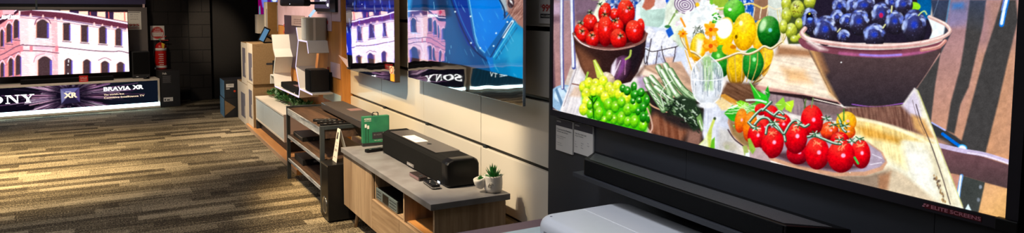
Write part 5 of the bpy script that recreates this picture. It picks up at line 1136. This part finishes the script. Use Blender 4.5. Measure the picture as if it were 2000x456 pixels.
# ================================================================= cartons at the end of the plinth
def carton(name, label, x0, x1, y0, y1, z0, z1, side, face, group=None, extra=None):
    t = thing(name, label, 'carton', ((x0+x1)/2, (y0+y1)/2, z0), group=group)
    part('box', MB(t).box(x0, x1, y0, y1, z0, z1), side, t, bevel=.003)
    part('aisle_face', MB(t).box(x0-.0012, x0+.001, y0+.002, y1-.002, z0+.003, z1-.003), face, t)
    if extra: extra(t)
    return t
GC = 'speaker cartons stacked at the end of the plinth'
def ex(x0, ya, yb, za, zb, slot=None, kraft=None):
    def f(t):
        part('grey_print', MB(t).box(x0-.0020, x0-.0012, ya, yb, za, zb), W_['greyprint'], t)
        part('white_print', MB(t).box(x0-.0026, x0-.0020, ya+.02, ya+.05, za+.03, (za+zb)/2), W_['wcard'], t)
        if slot: part('hand_hole', MB(t).prism([(a, b) for a, b in rounded(slot[0], slot[1], .072, .013, .012)], 'Y', slot[2]-.0012, slot[2]+.01), W_['ink'], t)
        if kraft: lettering('box_text', 'fragile', (kraft[0]-t.location.x, kraft[1]-t.location.y-.0005, kraft[2]-t.location.z), XP, ZP, .012, .06, mat('brown_ink', (120, 88, 56), .8), t)
    return f
carton('speaker_carton', 'kraft carton with hand hole, upper one nearest the white shelves', 1.412, 1.79, 8.965, 9.40, .585, 1.083, W_['kraft'], W_['wcard'], GC, ex(1.412, 9.0, 9.26, .62, .96, (1.64, .833, 8.965), (1.45, 8.964, 1.05)))
carton('speaker_carton', 'kraft carton under the one with the hand hole, mostly hidden by bench', 1.412, 1.79, 8.99, 9.40, .0505, .583, W_['kraft'], W_['wcard'], GC, ex(1.412, 9.06, 9.3, .15, .5))
carton('speaker_carton', 'cream carton, upper left behind the carton with hand hole', 1.412, 1.75, 9.42, 9.86, .535, 1.068, W_['kraft'], W_['wcard'], GC, ex(1.412, 9.5, 9.75, .62, 1.0))
carton('speaker_carton', 'cream carton standing on the carpet, leftmost of the light cartons', 1.412, 1.75, 9.42, 10.25, 0.0, .533, W_['kraft'], W_['wcard'], GC, ex(1.412, 9.6, 9.95, .08, .40))
def side_strip(t):
    part('printed_strip', MB(t).box(1.868, 1.915, 9.7978, 9.8, 1.20, 1.55), mat('pale_grey_strip', (186, 176, 176), .6), t)
    for k in range(6): part('strip_mark', MB(t).box(1.886, 1.897, 9.7972, 9.7978, 1.23+k*.052, 1.252+k*.052), W_['ink'], t)
    part('grey_print', MB(t).box(1.7422, 1.7430, 9.82, 9.86, 1.20, 1.50), W_['greyprint'], t)
carton('tall_carton', 'upright cream and brown carton under the violet television', 1.745, 1.94, 9.80, 10.05, 1.155, 1.592, mat('brown_card', (160, 118, 62), .8), W_['wcard'], None, side_strip)
carton('pale_carton', 'pale blank carton behind the upright brown and cream carton', 1.70, 1.85, 10.3, 10.5, 1.155, 1.42, W_['wcard'], W_['wcard'])
carton('plain_carton', 'plain kraft carton under the upright cartons behind the stack', 1.78, 2.2, 9.60, 10.6, .0, 1.153, W_['kraft'], W_['kraft'])
tb2 = thing('phone_stand', 'black tilted handset showing a blue screen on the carton', 'handset', (1.60, 9.25, 1.084))
part('body', MB(tb2).obox((1.560, 9.00, 1.190), (.080, .03, .185), Matrix.Rotation(math.radians(27), 3, 'Y')), W_['satin'], tb2, bevel=.004)
part('lit_screen', MB(tb2).obox((1.555, 8.983, 1.188), (.055, .004, .155), Matrix.Rotation(math.radians(27), 3, 'Y')), mat_glow('blue_screen', (96, 140, 176), .9), tb2)
part('base', MB(tb2).box(1.56, 1.76, 9.02, 9.10, 1.0845, 1.10), W_['satin'], tb2, bevel=.003)
part('arm', MB(tb2).tube([(1.58, 9.03, 1.18), (1.64, 9.05, 1.145), (1.69, 9.06, 1.10)], .014, 10), W_['satin'], tb2)
# black cartons on the floor
def black_carton(label, x0, x1, y0, y1, z0, z1, name='black_carton'):
    t = thing(name, label, 'carton', ((x0+x1)/2, (y0+y1)/2, z0), group='black cartons by the light cartons')
    part('box', MB(t).box(x0, x1, y0, y1, z0, z1), W_['bcard'], t, bevel=.003)
    part('blue_side', MB(t).box(x0-.0012, x0+.001, y0+.004, y1-.004, z0+.004, z1-.004), W_['blueside'], t)
    return t
t = black_carton('black carton with blue side and white label, upper of the two', 1.252, 1.60, 10.34, 10.80, .265, .512)
part('white_label', MB(t).box(1.275, 1.375, 10.3385, 10.34, .415, .465).box(1.275, 1.32, 10.3385, 10.34, .39, .402), W_['paper'], t)
lettering('label_text', 'CINEMA 60', (1.30-t.location.x, 10.338-t.location.y, .44-.265), XP, ZP, .014, .06, W_['ink'], t)
part('orange_dot', MB(t).lathe([(.015, 0), (.0001, .0008)], (1.385, 10.3395, .36), 16, Matrix.Rotation(PI/2, 3, 'X')), mat('orange_red_dot', (236, 80, 40), .5), t)
t = black_carton('black carton with kraft wedge print, lower of the two', 1.245, 1.60, 10.33, 10.78, 0, .262)
part('wedge_print', MB(t).prism([(1.252, .03), (1.39, .14), (1.252, .24)], 'Y', 10.3285, 10.33), W_['kraft'], t)

# ================================================================= televisions on the slat wall
def slat_tv(name, label, ya, yb, z0, z1, th, sidem, canvas, pxr, nv, st, warp, mir):
    t = thing(name, label, 'television', (1.78, (ya+yb)/2, z0)); t.rotation_euler = (0, math.radians(-.15), math.radians(-.4))
    Rm = np.array(Matrix.Rotation(math.radians(-.4), 3, 'Z')@Matrix.Rotation(math.radians(-.15), 3, 'Y')); O = (1.78, (ya+yb)/2, z0); cyy = O[1]
    W = ya-yb; H = z1-z0
    part('cabinet', MB((0, 0, 0)).box(.0012, th, -W/2, W/2, 0, H), sidem, t, bevel=.001, seg=1)
    part('rear_housing', MB((0, 0, 0)).box(th, min(th+.03, .06), -W/2+.25, W/2-.25, .12, H-.25), W_['black'], t, bevel=.004)
    part('edge_trim', MB((0, 0, 0)).box(-.0004, th, -W/2-.0015, -W/2, 0, H).box(-.0004, th, W/2, W/2+.0015, 0, H).box(-.0004, th, -W/2, W/2, -.0015, 0).box(-.0004, th, -W/2, W/2, H, H+.0015), W_['silver'] if th < .03 else sidem, t)
    Yc = cols_for(pxr[0], pxr[1], 1.0, 1.78, z0, ya, yb); us = (ya-Yc)/W
    vs = list(np.linspace(0, .56/H, nv))+list(np.linspace(.56/H, 1, 12)[1:])
    picture('glass_display', (0, W/2, 0), YN, ZP, W, H, us, vs, canvas, mat_screen(name+'_glass', st, mir, .02, warp), t, world_origin=O, Rm=Rm)
    return t
W_['warmedge'] = mat('bronze_edge', (62, 50, 38), .4, metal=.3)
tv1 = slat_tv('television', 'wall television with dark blue rain film beside the wood panel', 6.235, 4.955, .985, 1.75, .040, W_['warmedge'], paint_rain_film(), (676, 773), 150, 1.0, .0007, .85)
tv2 = slat_tv('television', 'larger wall television with bright blue film beside projection screen', 4.705, 3.065, 1.048, 2.0, .016, mat('light_grey_edge', (176, 176, 172), .4, metal=.3), paint_blue_film(), (796, 1022), 200, 1.0, .0008, .65)
for t_, yc, zc in ((tv1, 5.59, 1.45), (tv2, 3.88, 1.6)):
    k = part('wall_mount', MB(t_).box(1.868, 1.8985, yc-.2, yc+.2, zc-.12, zc+.12), W_['black'], t_)
    part('arm', MB(t_).box(1.850, 1.868, yc-.18, yc-.15, zc-.16, zc+.16).box(1.850, 1.868, yc+.15, yc+.18, zc-.16, zc+.16), W_['black'], k)
# sticker on the near lower corner of the first television
st_ = part('sticker', MB(tv1).box(1.7775, 1.7788, 4.965, 5.045, .99, 1.045), W_['amber'], tv1, label='orange corner sticker')
part('sticker', MB(tv1).box(1.7770, 1.7786, 4.975, 5.06, 1.045, 1.10), mat('cream_red_sticker', (222, 200, 170), .5), tv1, label='cream sticker with red ring')
mb = MB(tv1); mb.tube([(1.7765, 5.015+.03*math.cos(a), 1.072+.022*math.sin(a)) for a in [k*PI/8 for k in range(16)]], .003, 6, True); part('sticker_ring', mb, W_['redink'], tv1)
part('corner_lip', MB(tv1).add([(1.776, 6.20, 1.0), (1.776, 6.33, 1.06), (1.74, 6.36, 1.10), (1.776, 6.22, 1.07), (1.779, 6.20, 1.0), (1.779, 6.33, 1.06), (1.743, 6.36, 1.10), (1.779, 6.22, 1.07)], [(0, 1, 2, 3), (7, 6, 5, 4), (0, 4, 5, 1), (1, 5, 6, 2), (2, 6, 7, 3), (3, 7, 4, 0)]), mat('protective_film', (176, 160, 180), .2), tv1, label='peeling protective film')
# price card between television and projection screen
pc = thing('price_card', 'large white price card with red figures on the cream wall', 'price card', (1.895, 3.05, 1.46))
part('card', MB(pc).box(1.890, 1.8995, 2.9, 3.105, 1.465, 1.76), mat('cream_paper', (206, 200, 196), .5), pc)
lettering('price_text', '$', (1.8896-1.895, 3.088-3.05, 1.545-1.46), YN, ZP, .018, .010, W_['redink'], pc, bold=.02)
lettering('price_text', '9995', (1.8896-1.895, 3.075-3.05, 1.525-1.46), YN, ZP, .038, .13, W_['redink'], pc, bold=.03)
part('dark_strip', MB(pc).box(1.8892, 1.890, 2.92, 3.09, 1.493, 1.515), W_['ink'], pc)
lettering('strip_text', 'INCLUDES GIFT', (1.8888-1.895, 3.08-3.05, 1.499-1.46), YN, ZP, .010, .13, W_['paper'], pc)

# ================================================================= rear left: lit television stand
SA = math.radians(7.274); SQ = Vector((.525, 11.787, 0)); SR = Matrix.Rotation(SA, 3, 'Z'); SRn = np.array(SR)
def stand_pos(s, n, z=0): return SQ+SR@Vector((s, n, z))
def px_to_sn(n0):  # helper kept for documentation: points of the stand are given as (along, depth, height)
    return n0
def lit_stand(s0, s1, label, canv, words):
    O = stand_pos(0, 0); t = thing('lit_tv_stand', label, 'TV stand', O, SA)
    B = lambda: MB((0, 0, 0))
    part('frame', B().box(s0, s1, 0, .46, .415, .44).box(s1-.027, s1, 0, .46, .02, .415).box(s0, s0+.027, 0, .46, .02, .415).box(s0, s1, -.014, .46, .006, .036), W_['cream'], t, bevel=.002)
    part('back', B().box(s0+.027, s1-.027, .06, .08, .03, .415), W_['black'], t)
    part('base_light', B().box(s0+.01, s1-.01, -.010, .004, .037, .086), W_['whiteled'], t, label='bright white light strip along the base')
    part('plinth', B().box(s0+.03, s1-.03, .03, .43, 0, .012), W_['black'], t)
    us = np.linspace(0, 1, 420); vs = np.linspace(0, 1, 90)
    o = (s0+.027, .012, .088); W = s1-s0-.054; H = .327
    picture('light_box_poster', o, XP, ZP, W, H, us, vs, canv, mat_screen('poster_light_'+str(int(-s0*10)), 1.15), t, world_origin=tuple(O), Rm=SRn)
    if words: words(t)
    return t
def paint_rays():
    c = Canvas(-60, 140, 400, 100, (14, 10, 20)); R = np.random.RandomState(9); cx, cy_ = 137, 187
    c.poly([(200, 150), (330, 150), (330, 215), (210, 215)], (12, 22, 34), .7, 12); c.poly([(-60, 150), (60, 150), (60, 225), (-60, 225)], (10, 8, 22), .6, 12)
    for k in range(260):
        a = R.rand()*2*PI; r0 = 20+R.rand()*25; r1 = r0+20+R.rand()*90
        if abs(math.cos(a)) < .35: r1 = r0+14
        q = [(110, 70, 110), (240, 214, 236), (80, 44, 70), (224, 170, 196), (40, 26, 50)][k % 5]
        x0, y0, x1, y1 = cx+r0*math.cos(a), cy_+r0*.55*math.sin(a), cx+r1*math.cos(a), cy_+r1*.42*math.sin(a)
        c.line([(x0, y0), (x1, y1)], .8+R.rand()*1.6, q, .35+R.rand()*.6)
    c.poly([(100, 165), (175, 162), (178, 208), (100, 214)], (16, 10, 26), .75, 8)
    c.poly([(118, 174), (155, 171.5), (156, 200), (120, 204)], (36, 30, 56)); c.poly([(118, 174), (155, 171.5), (140, 186), (134, 187)], (96, 94, 150)); c.poly([(118, 174), (134, 187), (120, 203)], (140, 140, 190), .8); c.poly([(155, 171.5), (156, 200), (143, 187)], (90, 70, 130), .8)
    return c
def words_main(t):
    n = .0105; L = lambda nm, s, sx, z, h, w, m, **k: lettering(nm, s, (sx, n, z), XP, ZP, h, w, m, t, **k)
    L('poster_text', 'BRAVIA', -.735, .296, .058, .345, W_['panelwhite'], bold=.03)
    L('poster_text', 'XR', -.365, .298, .062, .145, W_['panelwhite'], bold=.05)
    L('poster_text', "The world's first", -.735, .232, .024, .26, W_['panelwarm'], bold=.02)
    L('poster_text', 'Cognitive Intelligence TV', -.735, .178, .034, .525, W_['panelwarm'], bold=.02)
    L('poster_text', 'XR', -1.225, .23, .075, .165, W_['panelwarm'], bold=.05)
    L('poster_text', 'SONY', -1.20, .312, .010, .07, W_['panelwhite'])
    # four slab-serif capitals
    h = .115; P = []
    def serif(x, w, y0, y1): P.append([(x, y0), (x+w, y0), (x+w, y1), (x, y1)])
    x = -.01  # S
    sx = 0.0
    S_o = [(.135, .085), (.12, .11), (.07, .115), (.02, .105), (.005, .08), (.02, .058), (.07, .047), (.095, .038), (.09, .02), (.06, .014), (.035, .02), (.022, .04), (.006, .04), (.006, .002), (.02, .008), (.06, 0), (.11, .005), (.135, .03), (.125, .056), (.08, .068), (.045, .078), (.05, .096), (.075, .101), (.10, .096), (.118, .078)]
    P.append([(sx+a, b) for a, b in S_o])
    cxo = .235
    for i in range(24):
        a, b = 2*PI*i/24, 2*PI*(i+1)/24
        P.append([(cxo+.085*math.cos(a), .0575+.0575*math.sin(a)), (cxo+.085*math.cos(b), .0575+.0575*math.sin(b)), (cxo+.045*math.cos(b), .0575+.044*math.sin(b)), (cxo+.045*math.cos(a), .0575+.044*math.sin(a))])
    n0 = .345
    P += [[(n0+.018, .01), (n0+.032, .01), (n0+.032, .105), (n0+.018, .105)], [(n0+.018, .115), (n0+.062, .115), (n0+.142, .012), (n0+.142, 0), (n0+.122, 0)], [(n0+.128, .02), (n0+.142, .02), (n0+.142, .105), (n0+.128, .105)]]
    serif(n0, .05, 0, .012); serif(n0, .055, .103, .115); serif(n0+.108, .052, .103, .115)
    y0 = .515
    P += [[(y0+.008, .108), (y0+.055, .108), (y0+.092, .062), (y0+.066, .05)], [(y0+.118, .108), (y0+.136, .108), (y0+.092, .05), (y0+.08, .055)], [(y0+.062, .008), (y0+.098, .008), (y0+.098, .058), (y0+.062, .058)]]
    serif(y0, .07, .103, .115); serif(y0+.10, .055, .103, .115); serif(y0+.045, .07, 0, .012)
    flat_letters('poster_text', P, (-2.245+.01, n, .20), XP, ZP, W_['panelwhite'], t)
lit_stand(-2.31, 0, 'cream television stand with lit purple ray poster, beside fire extinguisher', paint_rays(), words_main)
cc = Canvas(-400, 140, 400, 110, (12, 44, 60))
for k in range(30): cc.line([(-400+k*16, 150), (-360+k*16, 250)], 3, (20, 70, 90), .4)
lit_stand(-4.7, -2.40, 'cream television stand with lit teal poster, continuing left of purple one', cc, None)
# television on the stand
O = stand_pos(0, .22); TL, TR_, TB, TT = -1.99, -.368, .548, 1.462
tv3 = thing('television', 'big television on the cream stand showing a pink brick building', 'television', O, SA)
part('cabinet', MB((0, 0, 0)).box(TL-.008, TR_+.008, .002, .05, TB-.012, TT+.008), W_['satin'], tv3, bevel=.002)
for s in (TL+.35, TR_-.35):
    part('foot', MB((0, 0, 0)).box(s-.012, s+.012, -.015, .16, .4405, .452).box(s-.012, s+.012, .01, .04, .452, TB-.01), W_['satin'], tv3)
zt_px = [TT, TB]
picture('glass_display', (TL, 0, TB), XP, ZP, TR_-TL, TT-TB, np.linspace(0, 1, 330), np.linspace(0, 1, 200), paint_building(), mat_screen('building_glass', 1.5), tv3, world_origin=tuple(O), Rm=SRn)
lettering('screen_text', 'OLED', (-1.885, -.001, 1.338), XP, ZP, .045, .20, W_['panelwhite'], tv3, bold=.03)
O = stand_pos(0, 0)
bs = thing('soundbar', 'thin black soundbar with red sign below the building television', 'soundbar', stand_pos(-1.15, .1, .4405), SA)
part('cabinet', MB((0, 0, 0)).box(-.56, .56, 0, .09, 0, .062), W_['fabric'], bs, bevel=.01, seg=3)
sg = thing('red_sign', 'small red sign with white lettering on the thin black soundbar', 'sign', stand_pos(-.97, .085, .4405), SA)
part('plate', MB((0, 0, 0)).box(-.055, .055, 0, .004, .0, .088), W_['red'], sg)
lettering('sign_text', 'SALE', (-.04, -.0005, .045), XP, ZP, .022, .08, W_['paper'], sg)
lettering('sign_text', 'ON NOW', (-.04, -.0005, .015), XP, ZP, .016, .08, W_['paper'], sg)
part('stay', MB((0, 0, 0)).box(-.02, .02, .004, .0145, .0, .01), W_['red'], sg)
sk3 = thing('bookshelf_speaker', 'black upright speaker on the stand end behind the television', 'speaker', stand_pos(-.21, .25, .4405), SA)
part('cabinet', MB((0, 0, 0)).box(-.115, .12, -.03, .2, 0, .40), W_['bcard'], sk3, bevel=.005)
part('grille', MB((0, 0, 0)).box(-.105, .11, -.036, -.03, .06, .39), W_['fabric'], sk3)
part('badge', MB((0, 0, 0)).box(-.07, -.04, -.038, -.036, .022, .03), W_['white'], sk3)
cj = thing('game_controller', 'small dark controller beside the black upright speaker', 'controller', stand_pos(-.17, .05, .4405), SA)
part('body', MB((0, 0, 0)).lathe([(.0001, 0), (.04, .004), (.048, .02), (.03, .036), (.0001, .038)], (0, 0, 0), 20), W_['satin'], cj, smooth=True)
part('button', MB((0, 0, 0)).lathe([(.008, 0), (.0001, .005)], (.012, -.012, .0365), 12), W_['white'], cj)
# display boards behind
bd = thing('display_board', 'grey board wall with blue sheen painted above behind the building television', 'display board', stand_pos(-2.5, .62), SA)
part('lower_board', MB((0, 0, 0)).box(-3.2, 2.46, 0, .04, 0, 1.505), W_['greypanel'], bd)
part('upper_board', MB((0, 0, 0)).box(-3.2, 2.445, 0, .04, 1.55, 2.9), W_['sheenpanel'], bd)
part('black_channel', MB((0, 0, 0)).box(-3.2, 2.44, .012, .04, 1.505, 1.55), W_['satin'], bd)
part('support_post', MB((0, 0, 0)).box(1.02, 1.045, -.02, 0, 1.42, 2.9), W_['graphite'], bd)
part('panel_clip', MB((0, 0, 0)).box(2.40, 2.43, -.006, .03, 1.50, 1.555), W_['silver'], bd)
p2c = thing('price_card', 'white price card partly behind the building television', 'price card', stand_pos(-.255, .612, 1.16), SA)
part('card', MB((0, 0, 0)).box(-.17, .13, -.004, .006, 0, .28), W_['paper'], p2c)
lettering('price_text', '$4995', (-.15, -.0045, .045), XP, ZP, .045, .25, W_['redink'], p2c, bold=.03)
part('underline', MB((0, 0, 0)).box(-.15, .10, -.0052, -.0045, .02, .03), W_['redink'], p2c)
part('top_band', MB((0, 0, 0)).box(-.15, .115, -.0052, -.0045, .262, .27), W_['ink'], p2c)
for k in range(3): lettering('small_text', ['85 inch', 'full array', 'smart'][k], (-.02, -.0045, .225-k*.035), XP, ZP, .016, .11, W_['inkgrey'], p2c)
# black carton beside the stand
bx = thing('speaker_carton', 'black upright carton with white text beside the lit stand', 'carton', stand_pos(.015, .02), SA)
part('box', MB((0, 0, 0)).box(0, .27, 0, .36, 0, .545), W_['bcard'], bx, bevel=.003)
lettering('box_text', 'Polk', (.03, -.001, .495), XP, ZP, .03, .06, W_['paper'], bx, bold=.03)
for k in range(7): part('fine_print', MB((0, 0, 0)).box(.03, .145-.01*(k % 2), -.001, 0, .37+k*.016, .376+k*.016), W_['inkgrey'], bx)
part('hand_hole', MB((0, 0, 0)).prism(rounded(.145, .305, .05, .014, .012), 'Y', -.001, .01), W_['ink'], bx)
part('white_label', MB((0, 0, 0)).box(.035, .165, -.0012, 0, .085, .145), W_['paper'], bx)
part('label_print', MB((0, 0, 0)).box(.048, .065, -.0018, -.0012, .098, .125).box(.08, .12, -.0018, -.0012, .098, .115), W_['ink'], bx)

# fire extinguisher and its sign on the block wall
fe = thing('fire_extinguisher', 'red fire extinguisher with white band hanging on the black block wall', 'fire extinguisher', (.585, 12.50, .52))
part('cylinder', MB(fe).lathe([(.05, 0), (.082, .006), (.086, .02), (.086, .35), (.078, .385), (.055, .41), (.028, .422), (.022, .43), (.0001, .43)], (.585, 12.50, .52), 32), W_['red'], fe, smooth=True)
part('white_band', MB(fe).lathe([(.0868, .300), (.0868, .342)], (.585, 12.50, .52), 32), W_['paper'], fe, smooth=True)
part('instruction_label', MB(fe).lathe([(.0865, .03), (.0865, .065)], (.585, 12.50, .52), 32), W_['paper'], fe)
for k in range(6): part('label_line', MB(fe).box(.56-.012*(k % 2), .62, 12.412, 12.4135, .60+k*.032, .608+k*.032), W_['paper'], fe)
part('valve', MB(fe).lathe([(.02, 0), (.02, .03), (.012, .035), (.012, .05)], (.585, 12.50, .95), 14), W_['silver'], fe)
part('lever', MB(fe).add([(.57, 12.49, .985), (.57, 12.51, .985), (.70, 12.51, .975), (.70, 12.49, .975), (.57, 12.49, .995), (.57, 12.51, .995), (.70, 12.51, .985), (.70, 12.49, .985)], [(0, 3, 2, 1), (4, 5, 6, 7), (0, 1, 5, 4), (1, 2, 6, 5), (2, 3, 7, 6), (3, 0, 4, 7)]).add([(.57, 12.49, 1.0), (.57, 12.51, 1.0), (.67, 12.51, 1.045), (.67, 12.49, 1.045), (.57, 12.49, 1.01), (.57, 12.51, 1.01), (.67, 12.51, 1.055), (.67, 12.49, 1.055)], [(0, 3, 2, 1), (4, 5, 6, 7), (0, 1, 5, 4), (1, 2, 6, 5), (2, 3, 7, 6), (3, 0, 4, 7)]), W_['red'], fe)
part('gauge', MB(fe).lathe([(.016, 0), (.016, .012), (.0001, .013)], (.575, 12.485, 1.0), 14, Matrix.Rotation(PI/2, 3, 'X')), mat('green_gauge', (120, 170, 130), .4), fe)
part('safety_tag', MB(fe).add([(.595, 12.41, .95), (.64, 12.41, .93), (.63, 12.41, .86), (.60, 12.41, .87), (.595, 12.412, .95), (.64, 12.412, .93), (.63, 12.412, .86), (.60, 12.412, .87)], [(0, 1, 2, 3), (7, 6, 5, 4), (0, 4, 5, 1), (1, 5, 6, 2), (2, 6, 7, 3), (3, 7, 4, 0)]), W_['yellow'], fe)
mb = MB(fe); mb.tube([(.57, 12.49, .975), (.53, 12.48, .97), (.50, 12.46, .90), (.485, 12.45, .75), (.487, 12.45, .60), (.50, 12.45, .555)], .010, 8); part('hose', mb, W_['black'], fe, smooth=True)
part('nozzle', MB(fe).lathe([(.010, 0), (.013, -.03)], (.50, 12.45, .56), 10), W_['white'], fe)
part('wall_mount', MB(fe).box(.57, .60, 12.58, 12.6, .88, .96).box(.578, .592, 12.52, 12.58, .93, .94), W_['black'], fe)
es = thing('extinguisher_sign', 'white square sign with red circle above the extinguisher', 'sign', (.55, 12.595, 1.0))
part('plate', MB(es).box(.452, .652, 12.59, 12.5995, .985, 1.212), W_['paper'], es)
cz, cxx = 1.098, .552
ring = MB(es)
for k in range(40):
    a, b = 2*PI*k/40, 2*PI*(k+1)/40
    ring.add([(cxx+.092*math.cos(a), 12.5895, cz+.098*math.sin(a)), (cxx+.092*math.cos(b), 12.5895, cz+.098*math.sin(b)), (cxx+.084*math.cos(b), 12.5895, cz+.090*math.sin(b)), (cxx+.084*math.cos(a), 12.5895, cz+.090*math.sin(a))], [(0, 1, 2, 3)])
part('red_ring', ring, W_['red'], es)
cap = [(cxx+.082*math.cos(a), cz+.088*math.sin(a)) for a in [math.radians(6+168*k/16) for k in range(17)]]
part('red_cap', MB(es).prism(cap, 'Y', 12.5892, 12.5898), W_['red'], es)
cap = [(cxx+.082*math.cos(a), cz+.088*math.sin(a)) for a in [math.radians(222+96*k/10) for k in range(11)]]
part('red_foot', MB(es).prism(cap, 'Y', 12.5892, 12.5898), W_['red'], es)
lettering('sign_text', 'A:B(E)', (.515-.55, 12.589-12.595, 1.145-1.0), XP, ZP, .022, .075, W_['paper'], es, bold=.02)
lettering('sign_text', 'POWDER', (.50-.55, 12.589-12.595, 1.115-1.0), XP, ZP, .020, .105, W_['paper'], es, bold=.02)
for k, s in enumerate(('WOOD PAPER', 'FLAMMABLE LIQUIDS', 'ELECTRICALLY')): lettering('sign_text', s, (.49-.55, 12.589-12.595, 1.078-k*.019-1.0), XP, ZP, .011, .13, W_['redink'], es)

# distant television on the rear right
c4 = Canvas(480, -120, 160, 170, (90, 20, 120))
c4.poly([(480, -120), (512, -120), (514, 30), (480, 30)], (130, 0, 90)); c4.line([(511, -100), (512, -20), (516, 12)], 7, (110, 110, 230)); c4.line([(517, -60), (518, 0), (521, 30)], 8, (110, 140, 230)); c4.poly([(526, -120), (640, -120), (640, 40), (530, 40)], (60, 90, 200)); c4.poly([(506, 12), (508, 12), (509, 34), (506, 34)], (90, 190, 190)); c4.ell(536, 0, 5, 4, 0, (240, 250, 255))
tv4 = thing('television', 'distant television glowing magenta and blue above the stacked cartons', 'television', (2.3, 12.3, 1.37))
part('cabinet', MB(tv4).box(2.03, 2.49, 12.302, 12.34, 1.36, 2.3), W_['satin'], tv4)
part('mount', MB(tv4).box(2.2, 2.3, 12.34, 12.459, 1.6, 1.9), W_['satin'], tv4)
picture('glass_display', (2.045-2.3, 0, 1.385-1.37), XP, ZP, .43, .9, np.linspace(0, 1, 60), np.linspace(0, 1, 60), c4, mat_screen('magenta_glass', .9), tv4, world_origin=(2.3, 12.3, 1.37))

# ================================================================= light
def spot(name, loc, tgt, power, col, size=.15, ang=60, blend=.6):
    L = bpy.data.lights.new(name, 'SPOT'); L.energy = power; L.color = col; L.shadow_soft_size = size; L.spot_size = math.radians(ang); L.spot_blend = blend
    o = bpy.data.objects.new(name, L); COL.objects.link(o); o.location = loc; d = Vector(tgt)-Vector(loc); o.rotation_euler = d.to_track_quat('-Z', 'Y').to_euler(); return o
WARM = (1.0, .70, .36); SOFT = (1.0, .82, .60); COOL = (.72, .86, 1.0)
spot('track_lamp', (.20, 3.75, 2.85), (1.9, 4.6, .9), 590, (1, .79, .50), .03, 62, .35)
spot('track_lamp', (.35, 5.9, 2.95), (1.8, 5.75, .5), 380, (1, .66, .26), .05, 46)
spot('track_lamp', (-1.7, 7.0, 3.1), (-1.1, 7.9, 0), 1750, (1, .77, .43), .2, 72, 1.0)
spot('track_lamp', (.2, 7.6, 3.0), (1.7, 8.2, .7), 430, SOFT, .06, 60)
spot('track_lamp', (.3, 8.9, 3.0), (1.5, 9.6, .7), 200, SOFT, .06, 50)
spot('track_lamp', (.1, 4.1, 2.9), (1.6, 4.0, .5), 110, (1, .82, .62), .08, 50)
spot('track_lamp', (.6, 1.6, 3.1), (1.6, 1.9, .7), 135, (.86, .90, 1.0), .3, 40)  # cool spot added to brighten the projector, no such fitting known
spot('track_lamp', (.4, 10.0, 3.1), (1.35, 12.4, 1.1), 420, SOFT, .1, 18, .8)
spot('track_lamp', (-.9, 9.4, 3.1), (-.6, 12.0, .7), 220, SOFT, .2, 60, 1.0)  # added spot that brightens the stand top, no such fitting known
def area(name, loc, rot, size, power, col):
    L = bpy.data.lights.new(name, 'AREA'); L.energy = power; L.color = col; L.shape = 'RECTANGLE'; L.size, L.size_y = size
    o = bpy.data.objects.new(name, L); COL.objects.link(o); o.location = loc; o.rotation_euler = rot; return o
area('ceiling_glow', (-1.5, 5.0, 3.25), (0, 0, 0), (4, 8), 90, (.92, .94, 1.0))
w = bpy.data.worlds.new('world'); SC.world = w; w.use_nodes = True
w.node_tree.nodes['Background'].inputs[0].default_value = (.02, .02, .025, 1); w.node_tree.nodes['Background'].inputs[1].default_value = .5

# ================================================================= camera
cam = bpy.data.cameras.new('camera'); co = bpy.data.objects.new('camera', cam); COL.objects.link(co)
cam.sensor_fit = 'HORIZONTAL'; cam.sensor_width = 36; cam.lens = 36*CF/IW; cam.shift_x = 0; cam.shift_y = -(IH/2-CPY)/IW
cam.clip_start = .05; cam.clip_end = 60
r, u, f = [Vector(v) for v in CB]
co.matrix_world = Matrix(((r.x, u.x, -f.x, 0), (r.y, u.y, -f.y, 0), (r.z, u.z, -f.z, CH), (0, 0, 0, 1)))
SC.camera = co
SC.view_settings.view_transform = 'Standard'; SC.view_settings.look = 'None'; SC.view_settings.exposure = 0; SC.view_settings.gamma = 1
SC.view_settings.use_curve_mapping = False
